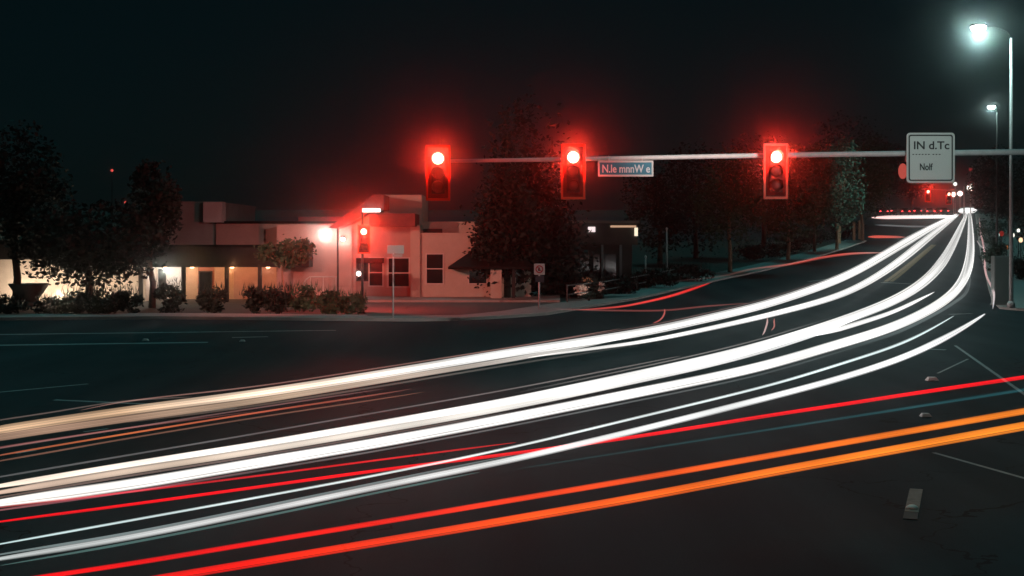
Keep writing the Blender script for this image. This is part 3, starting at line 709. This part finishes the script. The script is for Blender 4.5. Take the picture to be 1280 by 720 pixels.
# ---------------------------------------------------------------- main building (front about 75 m away)
D = 75.0
BB = Vector((wx(400, D), D, 0))
bt = thing('roadside_building', 'long pale pink flat-roofed building with portico, canopy and red-lit entrance', 'building', BB)
def bx(px0, px1, py0, py1, d0, d1, name, m, parent=bt, base=None):
    """a block whose front at depth d0 spans the given photo rows and columns"""
    z1 = wz(py0, d0); z0 = wz(py1, d0) if base is None else base
    return MB().box(wx(px0, d0), wx(px1, d0), d0, d1, z0, z1).build(name, m, parent)
def win(px0, px1, py0, py1, d, mull_v=(), mull_h=(), name='window', fm=FRAME, parent=bt):
    x0, x1, z0, z1 = wx(px0, d), wx(px1, d), wz(py1, d), wz(py0, d); w = .07
    f = MB(); f.box(x0 - w, x1 + w, d - .06, d + .02, z1, z1 + w); f.box(x0 - w, x1 + w, d - .09, d + .02, z0 - w, z0)
    f.box(x0 - w, x0, d - .06, d + .02, z0 + .001, z1 - .001); f.box(x1, x1 + w, d - .06, d + .02, z0 + .001, z1 - .001)
    for q in mull_v: xx = x0 + (x1 - x0) * q; f.box(xx - .04, xx + .04, d - .05, d + .018, z0 + .002, z1 - .002)
    for q in mull_h: zz = z0 + (z1 - z0) * q; f.box(x0 + .002, x1 - .002, d - .045, d + .017, zz - .03, zz + .03)
    fo = f.build('window_frame' if name == 'window' else name + '_frame', fm, parent)
    MB().box(x0 + .001, x1 - .001, d - .02, d - .004, z0 + .001, z1 - .001).build('pane', GLASS, fo)
    return fo
bx(-60, 182, 322, 0, D, D + 10, 'left_wing_wall', CREAM, base=-.1)
MB().box(wx(-70, D), wx(186, D), D - 1.2, D + 10.5, wz(324, D), wz(300, D)).build('left_wing_roof', ROOFM, bt)
# upper grey block with the pale box on its end
blk = bx(186, 270, 254, 0, D + 4, D + 16, 'grey_upper_block', GREYW, base=2.5)
MB().box(wx(190, D + 4) - .2, wx(272, D + 4) , D + 3.9, D + 16.1, wz(254, D + 4), wz(254, D + 4) + .10).build('coping', GREYW, blk)
MB().box(wx(254, D + 3), wx(278, D + 3), D + 3, D + 3.9, wz(278, D + 3), wz(252.5, D + 3)).build('pale_parapet_box', mat('pale_stucco', (.6, .58, .55), .85, var=.06), bt)
# pink rear hall wall with its thin coping
hall = bx(270, 440, 279.5, 0, D + 3.6, D + 16, 'hall_wall', STUC, base=0)
MB().box(wx(269, D + 3.6), wx(440, D + 3.6), D + 3.45, D + 16.05, wz(279.5, D + 3.6), wz(277.5, D + 3.6) + .05).build('coping', ROOFM, hall)
MB().box(wx(372, D + 3.6), wx(440, D + 3.6), D + 3.9, D + 15.0, wz(277, D + 3.6) + .01, wz(271, D + 3.6)).build('roof_step', REDR, hall)
# recessed back wall under the canopy: bays coloured for the lamps' glow
for px0, px1, mname, c in ((182, 229, 'white_glow_bay', (.62, .6, .56)), (229.2, 247, 'orange_glow_bay', (.5, .33, .2)), (247.2, 268, 'brown_glow_bay', (.36, .16, .1)), (268.2, 292, 'orange_glow_bay', (.52, .34, .2)), (292.2, 346, 'pink_glow_bay', (.42, .25, .18))):
    bx(px0, px1, 330, 0, D + 2.6, D + 3.5, 'bay_wall', mat(mname, c, .85, var=.1, scale=2), base=0)
win(186, 208, 336, 374, D + 2.6, (.5,), (), 'window')
win(250, 264, 340, 374, D + 2.6, (), (), 'window', DWOOD)
# timber canopy
cz0, cz1 = wz(334, D - 1), wz(306, D - 1)
can = MB().box(wx(172, D - 1), wx(386, D - 1), D - 1, D + 2.5, cz0, cz1 - .12).build('canopy', DWOOD, bt)
MB().box(wx(170, D - 1), wx(388, D - 1), D - 1.2, D + 2.55, cz1 - .119, cz1).build('canopy_roof', ROOFM, can)
for px in (176, 229.5, 283.5, 325): MB().box(wx(px, D - .8) - .11, wx(px, D - .8) + .11, D - .9, D - .68, 0, cz0).build('post', DWOOD, bt)
MB().box(wx(350, D - .8) - .10, wx(350, D - .8) + .10, D - .9, D - .7, 0, cz0).build('post', STUC, bt)
# portico on the right of the hall wall: gabled dark roof, red fascia, pale tower behind
DP = D - 1.5
bx(346, 440, 281, 0, D + .5, D + 3.55, 'pink_side_wall', STUC, base=0)
MB().prism([(wx(410, DP), wz(285, DP)), (wx(466, DP), wz(243.5, DP)), (wx(480, DP), wz(243.5, DP)), (wx(480, DP), wz(262, DP)), (wx(462, DP), wz(264, DP)), (wx(438, DP), wz(279, DP)), (wx(420, DP), wz(285.5, DP))], DP, DP + 3.2).build('portico_roof', REDR, bt)
MB().box(wx(462, DP), wx(519, DP), DP - .25, DP + 3.3, wz(283, DP), wz(267, DP)).build('portico_fascia', REDR, bt)
MB().box(wx(422, DP) - .05, wx(422, DP) + .05, DP + .05, DP + .16, 0, wz(284, DP)).build('post', BLACKM, bt)
MB().box(wx(454, DP), wx(476, DP), DP - .32, DP - .255, wz(265, DP), wz(261, DP)).build('fascia_light', emat('fascia_tube', (1, .93, .86), 5), bt)
bx(480, 527, 243.5, 0, D + 2.2, D + 8, 'pale_tower', CREAM, base=0)
ent = bx(440, 513, 268, 0, D + .6, D + 2.1, 'entrance_wall', STUC, base=0)
bx(513, 525, 281, 0, D - .2, D + 2.15, 'entrance_pier', CREAM, base=0)
# right wing, two steps of parapet
bx(525, 640, 293, 0, D, D + 2.1, 'right_wing_wall', CREAM, base=0)
up = bx(527, 600, 277, 0, D + 2.2, D + 9, 'right_upper_wall', CREAM, base=3)
MB().box(wx(529, D + 2.2), wx(553, D + 2.2), D + 2.1, D + 2.19, wz(292, D + 2.2), wz(286, D + 2.2)).build('vent', BLACKM, up)
MB().box(wx(524, D), wx(641, D), D - .08, D + 2.1, wz(293, D) + .001, wz(293, D) + .09).build('coping', CREAM, bt)
bx(640, 664, 326, 0, D + .3, D + 6, 'right_end_wall', CREAM, base=0)
# doors and windows
dr = win(462, 478, 323, 357, D + .6, (), (.48,), 'door'); win(485, 511, 323, 358, D + .6, (.0, ), (.48,), 'door'); 
win(447, 459, 324, 350, D + .6, (), (), 'window', DWOOD)
MB().box(wx(445, D), wx(479, D), D + .05, D + .58, wz(329, D), wz(322.5, D)).build('door_awning', ROOFM, bt)
win(533.5, 553.5, 318, 354, D, (), (.5,)); win(586.5, 608, 338, 354, D, (), ()); win(645, 655, 338, 354, D + .3)
# low hipped porch roof on the right with one pale pillar
PR = D - 2.0
zr0, zr1 = wz(333.5, PR), wz(303, PR); xa, xb = wx(560, PR), wx(668, PR)
MB().add([(xa, PR, zr0), (xb, PR, zr0), (xb, PR + 6, zr0), (xa, PR + 6, zr0), (xa + 2.0, PR + 3, zr1), (xb - 1.6, PR + 3, zr1), (xa, PR, zr0 - .14), (xb, PR, zr0 - .14), (xb, PR + 6, zr0 - .14), (xa, PR + 6, zr0 - .14)],
         [(0, 1, 5, 4), (1, 2, 5), (2, 3, 4, 5), (3, 0, 4), (6, 7, 1, 0), (7, 8, 2, 1), (8, 9, 3, 2), (9, 6, 0, 3), (6, 9, 8, 7)]).build('porch_roof', ROOFM, bt)
MB().box(wx(613, PR + .3), wx(627, PR + .3), PR + .3, PR + .9, 0, zr0 - .14).build('pillar', CREAM, bt)
MB().box(wx(640, PR + .3), wx(644, PR + .3), PR + .3, PR + .5, 0, zr0 - .14).build('post', DWOOD, bt)
# hand rail beside the ramp
t = thing('hand_rail', 'white hand rail sloping down at its left end beside the pink wall', 'hand rail', (wx(400, 73), 73, 0))
zr = wz(346, 73)
MB().tube([(wx(379, 73), 73, wz(357, 73)), (wx(382, 73), 73, wz(350, 73)), (wx(387, 73), 73, zr), (wx(421, 73), 73, zr)], .035, 8).build('rail', FRAME, t, True)
for px in (388, 404, 420): MB().tube([(wx(px, 73), 73, 0), (wx(px, 73), 73, zr)], .022, 8).build('post', FRAME, t, True)
# wall lamps
def wall_lamp(px, py, d, power, col, label, size=.16, lens=LWH, lamp_off=-.35):
    p = at(px, py, d)
    t = thing('wall_lamp', label, 'wall lamp', p, 'lamps on the building walls')
    m = MB(); m.world = False; m.box(-.12, .12, .02, .10, -.12, .2, .02).build('bracket', BLACKM, t)
    m = MB(); m.world = False; m.lathe((0, -.1, 0), [(size * .4, -size), (size, -size * .5), (size, size * .5), (size * .5, size)], 14).build('globe', lens, t, True)
    lamp('POINT', p + Vector((0, lamp_off, 0)), power, col, t, .08)
    return t
wall_lamp(406, 293, D + .38, 70, (.93, 1, .93), 'glaring white wall lamp on the pink side wall left of the portico', .22)
wall_lamp(429, 299, D + .38, 25, (1, .95, .88), 'weaker white wall lamp under the portico roof', .10)
# canopy ceiling lamps: warm
for px, pw, col, lb in ((206, 120, (1, .93, .84), 'white canopy ceiling lamp over the white bay'), (240, 60, (1, .43, .22), 'warm canopy ceiling lamp over the first orange bay'), (290, 66, (1, .42, .2), 'warm canopy ceiling lamp beside the third timber post'), (335, 45, (1, .4, .24), 'warm canopy ceiling lamp at the right end of the canopy')):
    p = Vector((wx(px, D + 1.2), D + 1.2, cz0 - .02))
    t = thing('ceiling_lamp', lb, 'ceiling lamp', p, 'lamps under the timber canopy')
    m = MB(); m.world = False; m.lathe((0, 0, 0), [(.12, 0.01), (.12, -.06), (.05, -.09)], 14).build('shade', LWARM, t, True)
    lamp('POINT', p + Vector((0, 0, -.2)), pw, col, t, .1)
# uplights on the left wing
for px, pw, lb in ((22, 360, 'garden spotlight washing the wall behind the stone bowl'), (75, 210, 'garden spotlight under the broad dark tree'), (140, 200, 'garden spotlight near the first timber post')):
    p = Vector((wx(px, D - 1.6), D - 1.6, 0))
    t = thing('uplight', lb, 'spotlight', p, 'garden spotlights along the left wing')
    m = MB(); m.world = False; m.lathe((0, 0, .0), [(.07, 0), (.09, .14), (.07, .2)], 12).build('body', BLACKM, t, True)
    lamp('POINT', p + Vector((0, -.1, .5)), pw, (1, .78, .58), t, .06)
# stone bowl planter
p = gnd(36, 383)
t = thing('stone_bowl', 'wide dark stone bowl on a short foot before the lit left wall', 'planter', p)
rB = 24 / F * p.y
MB().lathe(p, [(.42, 0), (.45, .08), (.30, .14), (.30, .22), (.46, .3), (rB * .72, .72), (rB, 1.17), (rB, 1.24), (rB * .93, 1.24), (rB * .7, 1.0)], 28).build('bowl', mat('dark_stone', (.07, .085, .08), .7, var=.25, scale=5), t, True)
MB().lathe(p + Vector((0, 0, 1.02)), [(rB * .7, 0), (.02, .03)], 20).build('soil', DIRT, t)

# signs on the far left pavement
def post_sign(px, py, label, cat='road sign'):
    p = gnd(px, py); p.z = terr(p.y) + .13; t = thing('post_sign', label, cat, p); return t, p
t, p = post_sign(491.5, 401, 'small blank white plate on a thin grey post on the pavement')
zt = wz(312, p.y); MB().tube([p, (p.x, p.y, zt)], .035, 8).build('post', STEEL, t, True)
MB().box(wx(484, p.y), wx(505, p.y), p.y - .06, p.y - .04, wz(317, p.y), wz(306.5, p.y), .006).build('panel', WHITE, t)
MB().box(wx(490, p.y), wx(503, p.y), p.y - .06, p.y - .045, wz(321, p.y), wz(318, p.y), .004).build('small_plate', FRAME, t)
t, p = post_sign(674, 388.5, 'square pale sign with red ring over a dark plate on a short post')
zt = wz(331, p.y); MB().tube([p, (p.x, p.y, zt)], .045, 8).build('post', STEEL, t, True)
pn = MB().prism(rrect(wx(667.5, p.y), wx(681, p.y), wz(343.5, p.y), wz(329.5, p.y), .05), p.y - .08, p.y - .05).build('panel', WHITE, t)
cx, cz = wx(674.2, p.y), wz(336.5, p.y)
rg = MB(); n = 24
rg.add([(cx + r * math.cos(6.2832 * k / n), p.y - .084, cz + r * math.sin(6.2832 * k / n)) for r in (.14, .20) for k in range(n)], [(k, (k + 1) % n, (k + 1) % n + n, k + n) for k in range(n)])
rg.add([(cx - .12, p.y - .085, cz + .09), (cx - .09, p.y - .085, cz + .12), (cx + .12, p.y - .085, cz - .09), (cx + .09, p.y - .085, cz - .12)], [(0, 1, 2, 3)])
rg.build('red_ring', mat('red_print', (.5, .04, .04), .5), t)
MB().box(cx - .07, cx + .03, p.y - .083, p.y - .081, cz - .08, cz + .09).build('black_symbol', INK, t)
MB().box(wx(669, p.y), wx(680, p.y), p.y - .08, p.y - .05, wz(352.5, p.y), wz(345, p.y), .006).build('dark_plate', mat('purple_plate', (.05, .035, .05), .5), t)

# low dark shop behind, right of the building
DS = 92.0
sb = thing('dark_shop', 'low dark flat-roofed shop with a lit corner behind the conifers', 'building', (wx(745, DS), DS, terr(DS)))
DKW = mat('dark_wall', (.06, .055, .05), .9, var=.2, scale=2)
MB().box(wx(690, DS), wx(790, DS), DS, DS + 9, terr(DS) - .3, wz(306, DS)).build('wall', DKW, sb)
MB().box(wx(688, DS - 1), wx(797, DS - 1), DS - 1, DS + 9.5, wz(306, DS - 1), wz(279, DS - 1)).build('fascia', DKW, sb)
MB().box(wx(686, DS - 1), wx(799, DS - 1), DS - 1.2, DS + 9.7, wz(279, DS - 1) + .001, wz(277.5, DS - 1) + .1).build('roof', mat('shop_roof', (.16, .15, .13), .8), sb)
MB().box(wx(735, DS - 1), wx(744, DS - 1), DS - 1.12, DS - 1.01, wz(290, DS - 1), wz(283.5, DS - 1)).build('lit_sign', emat('sign_white', (1, .82, .8), 1.1), sb)
MB().box(wx(763, DS - 1), wx(795, DS - 1), DS - 1.14, DS - 1.01, wz(284.3, DS - 1), wz(281.8, DS - 1)).build('lit_edge', emat('warm_glow_edge', (1, .62, .38), .55), sb)  # glowing strip standing in for warm light on the fascia edge
MB().box(wx(793, DS - 1), wx(797, DS - 1), DS - 1.16, DS - 1.01, wz(295, DS - 1), wz(284.6, DS - 1)).build('lit_corner', emat('warm_glow_corner', (1, .85, .62), 1.2), sb)  # emission in place of warm light falling on the corner
for a, b in ((694, 708), (712, 736), (742, 770)): win(a, b, 318, 352, DS, (.5,), (), 'window', DKW, sb)
for px in (710, 753, 776): MB().box(wx(px, DS - .8) - .08, wx(px, DS - .8) + .08, DS - .85, DS - .7, terr(DS) - .2, wz(306, DS - .8)).build('post', mat('grey_post', (.2, .2, .2), .7), sb)

# rail along the verge
rp = [gnd(px, py) + Vector((-1.6, 2.0, 0)) for px, py in ((748, 383), (790, 376), (830, 367), (868, 357.5), (897, 351))]
t = thing('guard_rail', 'low grey two-bar railing along the verge behind the red streak', 'railing', (rp[0].x, rp[0].y, terr(rp[0].y)))
for h in (.55, 1.05): MB().tube([Vector((q.x, q.y, terr(q.y) + h)) for q in rp], .035, 8).build('bar', mat('grey_rail', (.10, .11, .11), .6), t, True)
for q in rp: MB().tube([(q.x, q.y, terr(q.y)), (q.x, q.y, terr(q.y) + 1.1)], .04, 8).build('post', mat('grey_rail', (.10, .11, .11), .6), t, True)
# thin unlit poles on the verge
for px, py0, d, lb in ((833.5, 287, 112, 'thin unlit pole behind the railing, taller one'), (807, 322, 100, 'thin short unlit pole left of the taller one')):
    b = gb(px, d); t = thing('utility_pole', lb, 'pole', b)
    zt = wz(py0, d)
    MB().tube([b, (b.x, b.y, zt)], [.09, .06], 8).build('shaft', STEEL, t, True)
    MB().lathe((b.x, b.y, zt), [(.09, 0), (.11, .1), (.02, .2)], 10).build('cap', STEEL, t, True)
# posts standing in for tree trunks, their lit look coloured tan
for px, py, lb in ((1053, 306, 'tan post standing for a lit trunk, leftmost of the three'), (1071, 301, 'tan post standing for a lit trunk in the middle of the three'), (1078, 299.5, 'tan post standing for a lit trunk, rightmost by the far side street')):
    b = gnd(px, py); b += Vector((-.2, .6, 0)); b.z = terr(b.y)
    t = thing('trunk_post', lb, 'post', b, 'three trunk stand-ins on the verge')
    MB().box(b.x - .16, b.x + .16, b.y - .16, b.y + .16, b.z, b.z + 2.3, .03).build('shaft', mat('lit_trunk_tan', (.45, .27, .17), .8, var=.25, scale=6), t)
    MB().add([(b.x - .2, b.y - .2, b.z + 2.3), (b.x + .2, b.y - .2, b.z + 2.3), (b.x + .2, b.y + .2, b.z + 2.3), (b.x - .2, b.y + .2, b.z + 2.3), (b.x, b.y, b.z + 2.45)], [(0, 1, 4), (1, 2, 4), (2, 3, 4), (3, 0, 4), (3, 2, 1, 0)]).build('cap', MATS['lit_trunk_tan'], t)

# ---------------------------------------------------------------- far junction: waiting cars, signals, lamps
def make_car(label, loc, paintcol, group, rear=True, rot=0):
    t = thing('car', label, 'car', loc, group); t.rotation_euler.z = rot
    def M(): m = MB(); m.world = False; return m
    pm = mat('car_paint_%d' % int(paintcol[0] * 1000 + paintcol[2] * 77), paintcol, .25)
    prof = [(-2.2, .35), (-2.25, .62), (-2.15, .92), (-1.75, .98), (-1.25, 1.42), (.35, 1.46), (1.05, 1.02), (2.0, .86), (2.2, .6), (2.2, .33)]
    def shell(prof, w, wt=None):
        m = M(); n = len(prof); vs = []
        for s in (-1, 1):
            for y, z in prof: vs.append((s * (w if z < 1.05 else wt or w), y, z))
        return m.add(vs, [tuple(range(n)), tuple(range(n, 2 * n))[::-1]] + [(i, (i + 1) % n, (i + 1) % n + n, i + n) for i in range(n)])
    body = shell(prof, .88, .66).build('body', pm, t)
    g_ = M(); g_.add([(-.62, -1.72, 1.03), (.62, -1.72, 1.03), (.55, -1.29, 1.41), (-.55, -1.29, 1.41)], [(0, 1, 2, 3)])
    g_.v = [(x, y - .02, z + .01) for x, y, z in g_.v]; g_.build('rear_window', GLASS, t)
    g_ = M()
    for s in (-1, 1): g_ = M(); g_.add([(s * .89, -1.45, 1.03), (s * .89, .85, 1.03), (s * .675, .3, 1.42), (s * .675, -1.15, 1.40)], [(0, 1, 2, 3)]); g_.build('side_window', GLASS, t)
    for s in (-1, 1):
        for y in (-1.4, 1.4):
            w = M().lathe((s * .80, y, .32), [(.32, -.1), (.33, 0), (.32, .1)], 16, 'x').build('wheel', BLACKM, t)
            M().lathe((s * .80 + s * .105, y, .32), [(.2, -.01), (.19, .01)], 12, 'x').build('rim', STEEL, w)
        M().box(s * .70 - .15, s * .70 + .15, -2.275, -2.2, .70, .86, .01).build('tail_lamp', emat('tail_lamp', (1, .05, .05), 5), t)
    M().box(-.9 * .95, .9 * .95, -2.29, -2.21, .40, .55, .01).build('bumper', BLACKM, t)
    return t
cols = [(.05, .05, .06), (.3, .3, .31), (.12, .02, .02), (.02, .04, .08), (.4, .4, .38), (.03, .03, .03)]
dq = 250
names = ['dark sedan at the left end of the waiting row on the crest', 'silver sedan second from left in the waiting row', 'maroon sedan third in the waiting row', 'navy sedan fourth in the waiting row', 'white sedan fifth in the waiting row', 'black sedan at the right end of the waiting row']
for i, (px, lb) in enumerate(zip((1101, 1114.5, 1128, 1143, 1159, 1176), names)):
    d = dq + (i % 2) * 3; make_car(lb, (wx(px, d), d, terr(d) + .01), cols[i], 'cars waiting at the far junction')
# far signals
FD = 225.0
fb = gb(1205, FD)
t = thing('far_signal_mast', 'far signal mast with an arm over the road at the crest', 'signal mast', fb)
MB().tube([fb, fb + Vector((0, 0, 6.0))], [.15, .1], 10).build('pole', STEEL, t, True)
MB().tube([Vector((fb.x, FD, wz(238, FD))), Vector((wx(1152, FD), FD, wz(236.5, FD)))], .06, 8).build('arm', STEEL, t, True)
for px, py, lb, pw in ((1160, 244, 'far red traffic signal glowing under the white sign', 110), (1186, 247, 'far red traffic signal right of the glowing one', 60)):
    s_ = make_signal(at(px, py, FD - .4), lb, 'traffic signals at the far junction', power=pw); s_.scale = (1.7, 1.7, 1.7)
p = at(1128.5, 214, AD + .12)
t = thing('beacon_lamp', 'dim salmon beacon lamp half hidden behind the left edge of the white sign', 'beacon', p)
m = MB(); m.world = False; m.box(-.10, .22, .0, .14, -.24, .24, .04); m.build('housing', HOUS, t)
m = MB(); m.world = False; m.lathe((0, -.002, 0), [(.12, 0), (.11, -.03), (.01, -.05)], 18, 'y'); m.v = [(x, y, z * 1.7) for x, y, z in m.v]; m.build('lens', emat('salmon_lens', (1, .16, .12), .45), t, True)
m = MB(); m.world = False; m.tube([(.1, .07, .2), (.1, .0, .42)], .03); m.build('bracket', STEEL, t)
def far_lamp(px, py, d, label, s=.3, lens=LWH, power=0):
    b = gb(px, d); z = wz(py, d); t = thing('street_lamp', label, 'street lamp', b, 'small far street lamps at the crest')
    MB().tube([b, (b.x, b.y, z - s)], [.09, .05], 8).build('pole', STEEL, t, True)
    MB().lathe((b.x, b.y, z), [(s * .4, -s), (s, -s * .4), (s, s * .4), (s * .3, s)], 12).build('globe', lens, t, True)
    MB().lathe((b.x, b.y, z + s), [(s * .6, 0.01), (s * .3, .12)], 10).build('cap', BLACKM, t)
    return t
for px, py, d, s, lb, ln in ((1192, 243, 260, .45, 'far pinkish globe lamp beside the far signals', emat('pink_lamp', (1, .7, .65), 4)), (1200, 242, 262, .5, 'far pinkish globe lamp, right one of the close pair', MATS.get('pink_lamp') or emat('pink_lamp', (1, .7, .65), 4)),
    (1213, 234.5, 240, .6, 'bright warm white globe lamp above the crest', emat('warmwhite_lamp', (1, .9, .8), 5)), (1194, 230, 255, .35, 'small narrow white lamp under the right corner of the white sign', emat('smallwhite_lamp', (.9, 1, .9), 2)),
    (1213, 212, 240, .3, 'faint red lamp above the crest', emat('faintred_lamp', (1, .1, .1), .25))):
    far_lamp(px, py, d, lb, s, ln)
# lights beside the right verge: parked cars facing us and a red-white lane barrier lamp
for px, py, d, lb, ln, s in ((1252, 292, 120, 'dim tall red lamp on the right verge', emat('verge_red', (1, .08, .06), .2), .25), (1258, 309, 112, 'amber lamp near the ground on the right verge', emat('verge_amber', (1, .3, .08), 2.2), .16), (1253, 326, 100, 'dull red lamp low on the right verge', emat('verge_dull_red', (1, .05, .08), .06), .2),
    (1266, 294, 125, 'small white lamp, left one of the pair at the right edge', emat('verge_white', (1, .97, .85), 1.5), .2), (1273, 288, 128, 'small white lamp, right one of the pair at the right edge', MATS.get('verge_white') or emat('verge_white', (1, .97, .85), 1.5), .18), (1276, 300, 122, 'warm lamp at the right edge under the white pair', emat('verge_warm', (1, .6, .35), 1.8), .22), (1250, 293, 122, 'tiny teal-white lamp left of the red verge lamp', emat('verge_teal', (.6, 1, .9), 1.2), .12)):
    b = gb(px, d); z = wz(py, d); t = thing('verge_lamp', lb, 'lamp', b, 'small lamps on the right verge')
    MB().tube([b, (b.x, b.y, z - s * .8)], [.05, .04], 8).build('post', BLACKM, t, True)
    MB().lathe((b.x, b.y, z), [(s * .4, -s), (s * .8, -s * .5), (s * .8, s * .5), (s * .3, s)], 12).build('globe', ln, t, True)
# low grey cabinet / wall on the right corner
c0 = gb(1250, 68)
t = thing('signal_cabinet', 'grey metal control cabinet beside the street lamp base', 'cabinet', (c0.x, c0.y, .135))
x0, x1 = wx(1243, 68), wx(1261, 68)
MB().box(x0, x1, 68, 68.5, .19, wz(320, 68), .02).build('cabinet_body', mat('cabinet_grey', (.22, .25, .24), .5, var=.1), t)
MB().box(x0 - .03, x1 + .03, 67.97, 68.53, .135, .19).build('plinth', CONC, t)
MB().box(x0 + .06, x1 - .06, 67.98, 67.999, .30, wz(320, 68) - .10, .004).build('cabinet_door', mat('cabinet_door', (.2, .23, .22), .5), t)
# two red mast beacons far to the left
for px, py, d, lb in ((140, 213, 300, 'tall thin mast with a red warning lamp, higher one'), (157, 253, 290, 'thin mast with a red warning lamp, lower one')):
    b = gb(px, d); z = wz(py, d); t = thing('radio_mast', lb, 'mast', b, 'masts with red warning lamps')
    MB().tube([b, (b.x, b.y, z - .3)], [.14, .07], 8).build('shaft', BLACKM, t, True)
    MB().lathe((b.x, b.y, z), [(.2, -.3), (.32, -.1), (.32, .1), (.1, .3)], 12).build('warning_lamp', emat('beacon', (1, .12, .1), .9), t, True)

# ---------------------------------------------------------------- air, sky, sun, camera
hz = MB().box(-560, 560, -60, 680, -2.5, 34).build('haze', mat('unused', (0, 0, 0)), None)
hm = bpy.data.materials.new('thin_night_haze'); hm.use_nodes = True; nt = hm.node_tree; nt.nodes.clear()
pv = nt.nodes.new('ShaderNodeVolumePrincipled'); pv.inputs['Color'].default_value = (.85, .95, .95, 1); pv.inputs['Density'].default_value = 0.0009; pv.inputs['Anisotropy'].default_value = 0.99
om = nt.nodes.new('ShaderNodeOutputMaterial'); nt.links.new(pv.outputs[0], om.inputs['Volume'])
hz.data.materials.clear(); hz.data.materials.append(hm); tag(hz, 'thin night haze over the junction', 'haze', kind='stuff')

w = bpy.data.worlds.new('World'); S.world = w; w.use_nodes = True; nt = w.node_tree
bg = nt.nodes['Background']
sky = nt.nodes.new('ShaderNodeTexSky'); sky.sky_type = 'NISHITA'; sky.sun_disc = False; sky.sun_elevation = R(35); sky.sun_rotation = R(200)
bw = nt.nodes.new('ShaderNodeMix'); bw.data_type = 'RGBA'; bw.inputs['Factor'].default_value = 0.9
bw.inputs['B'].default_value = (0.0, 1.0, 1.2, 1)
nt.links.new(sky.outputs[0], bw.inputs['A']); nt.links.new(bw.outputs['Result'], bg.inputs['Color'])
bg.inputs['Strength'].default_value = 0.0037
sun = bpy.data.lights.new('night_fill', 'SUN'); sun.energy = 0.42; sun.color = (.1, .95, 1.0); sun.angle = R(12)  # unseen teal fill light added to lift the dark ground
so = bpy.data.objects.new('night_fill', sun); COL.objects.link(so); so.rotation_euler = (R(-24), 0, R(12)); so.location = (0, 0, 60)

cam = bpy.data.cameras.new('camera'); co = bpy.data.objects.new('camera', cam); COL.objects.link(co)
co.location = (0, 0, CH); co.rotation_euler = (R(90), 0, 0)
cam.sensor_width = 36; cam.lens = 36 * F / 1280; cam.shift_y = -(360 - HZ) / 1280; cam.clip_end = 3000; cam.clip_start = .1
S.camera = co
S.render.engine = 'CYCLES'
c = S.cycles; c.max_bounces = 4; c.diffuse_bounces = 2; c.glossy_bounces = 2; c.volume_bounces = 0; c.transparent_max_bounces = 24
c.sample_clamp_indirect = 3; c.sample_clamp_direct = 0; c.use_denoising = True; c.denoiser = 'OPENIMAGEDENOISE'; c.caustics_reflective = False; c.caustics_refractive = False
v = S.view_settings; v.view_transform = 'Standard'; v.look = 'None'; v.exposure = 0; v.gamma = 1; v.use_curve_mapping = False
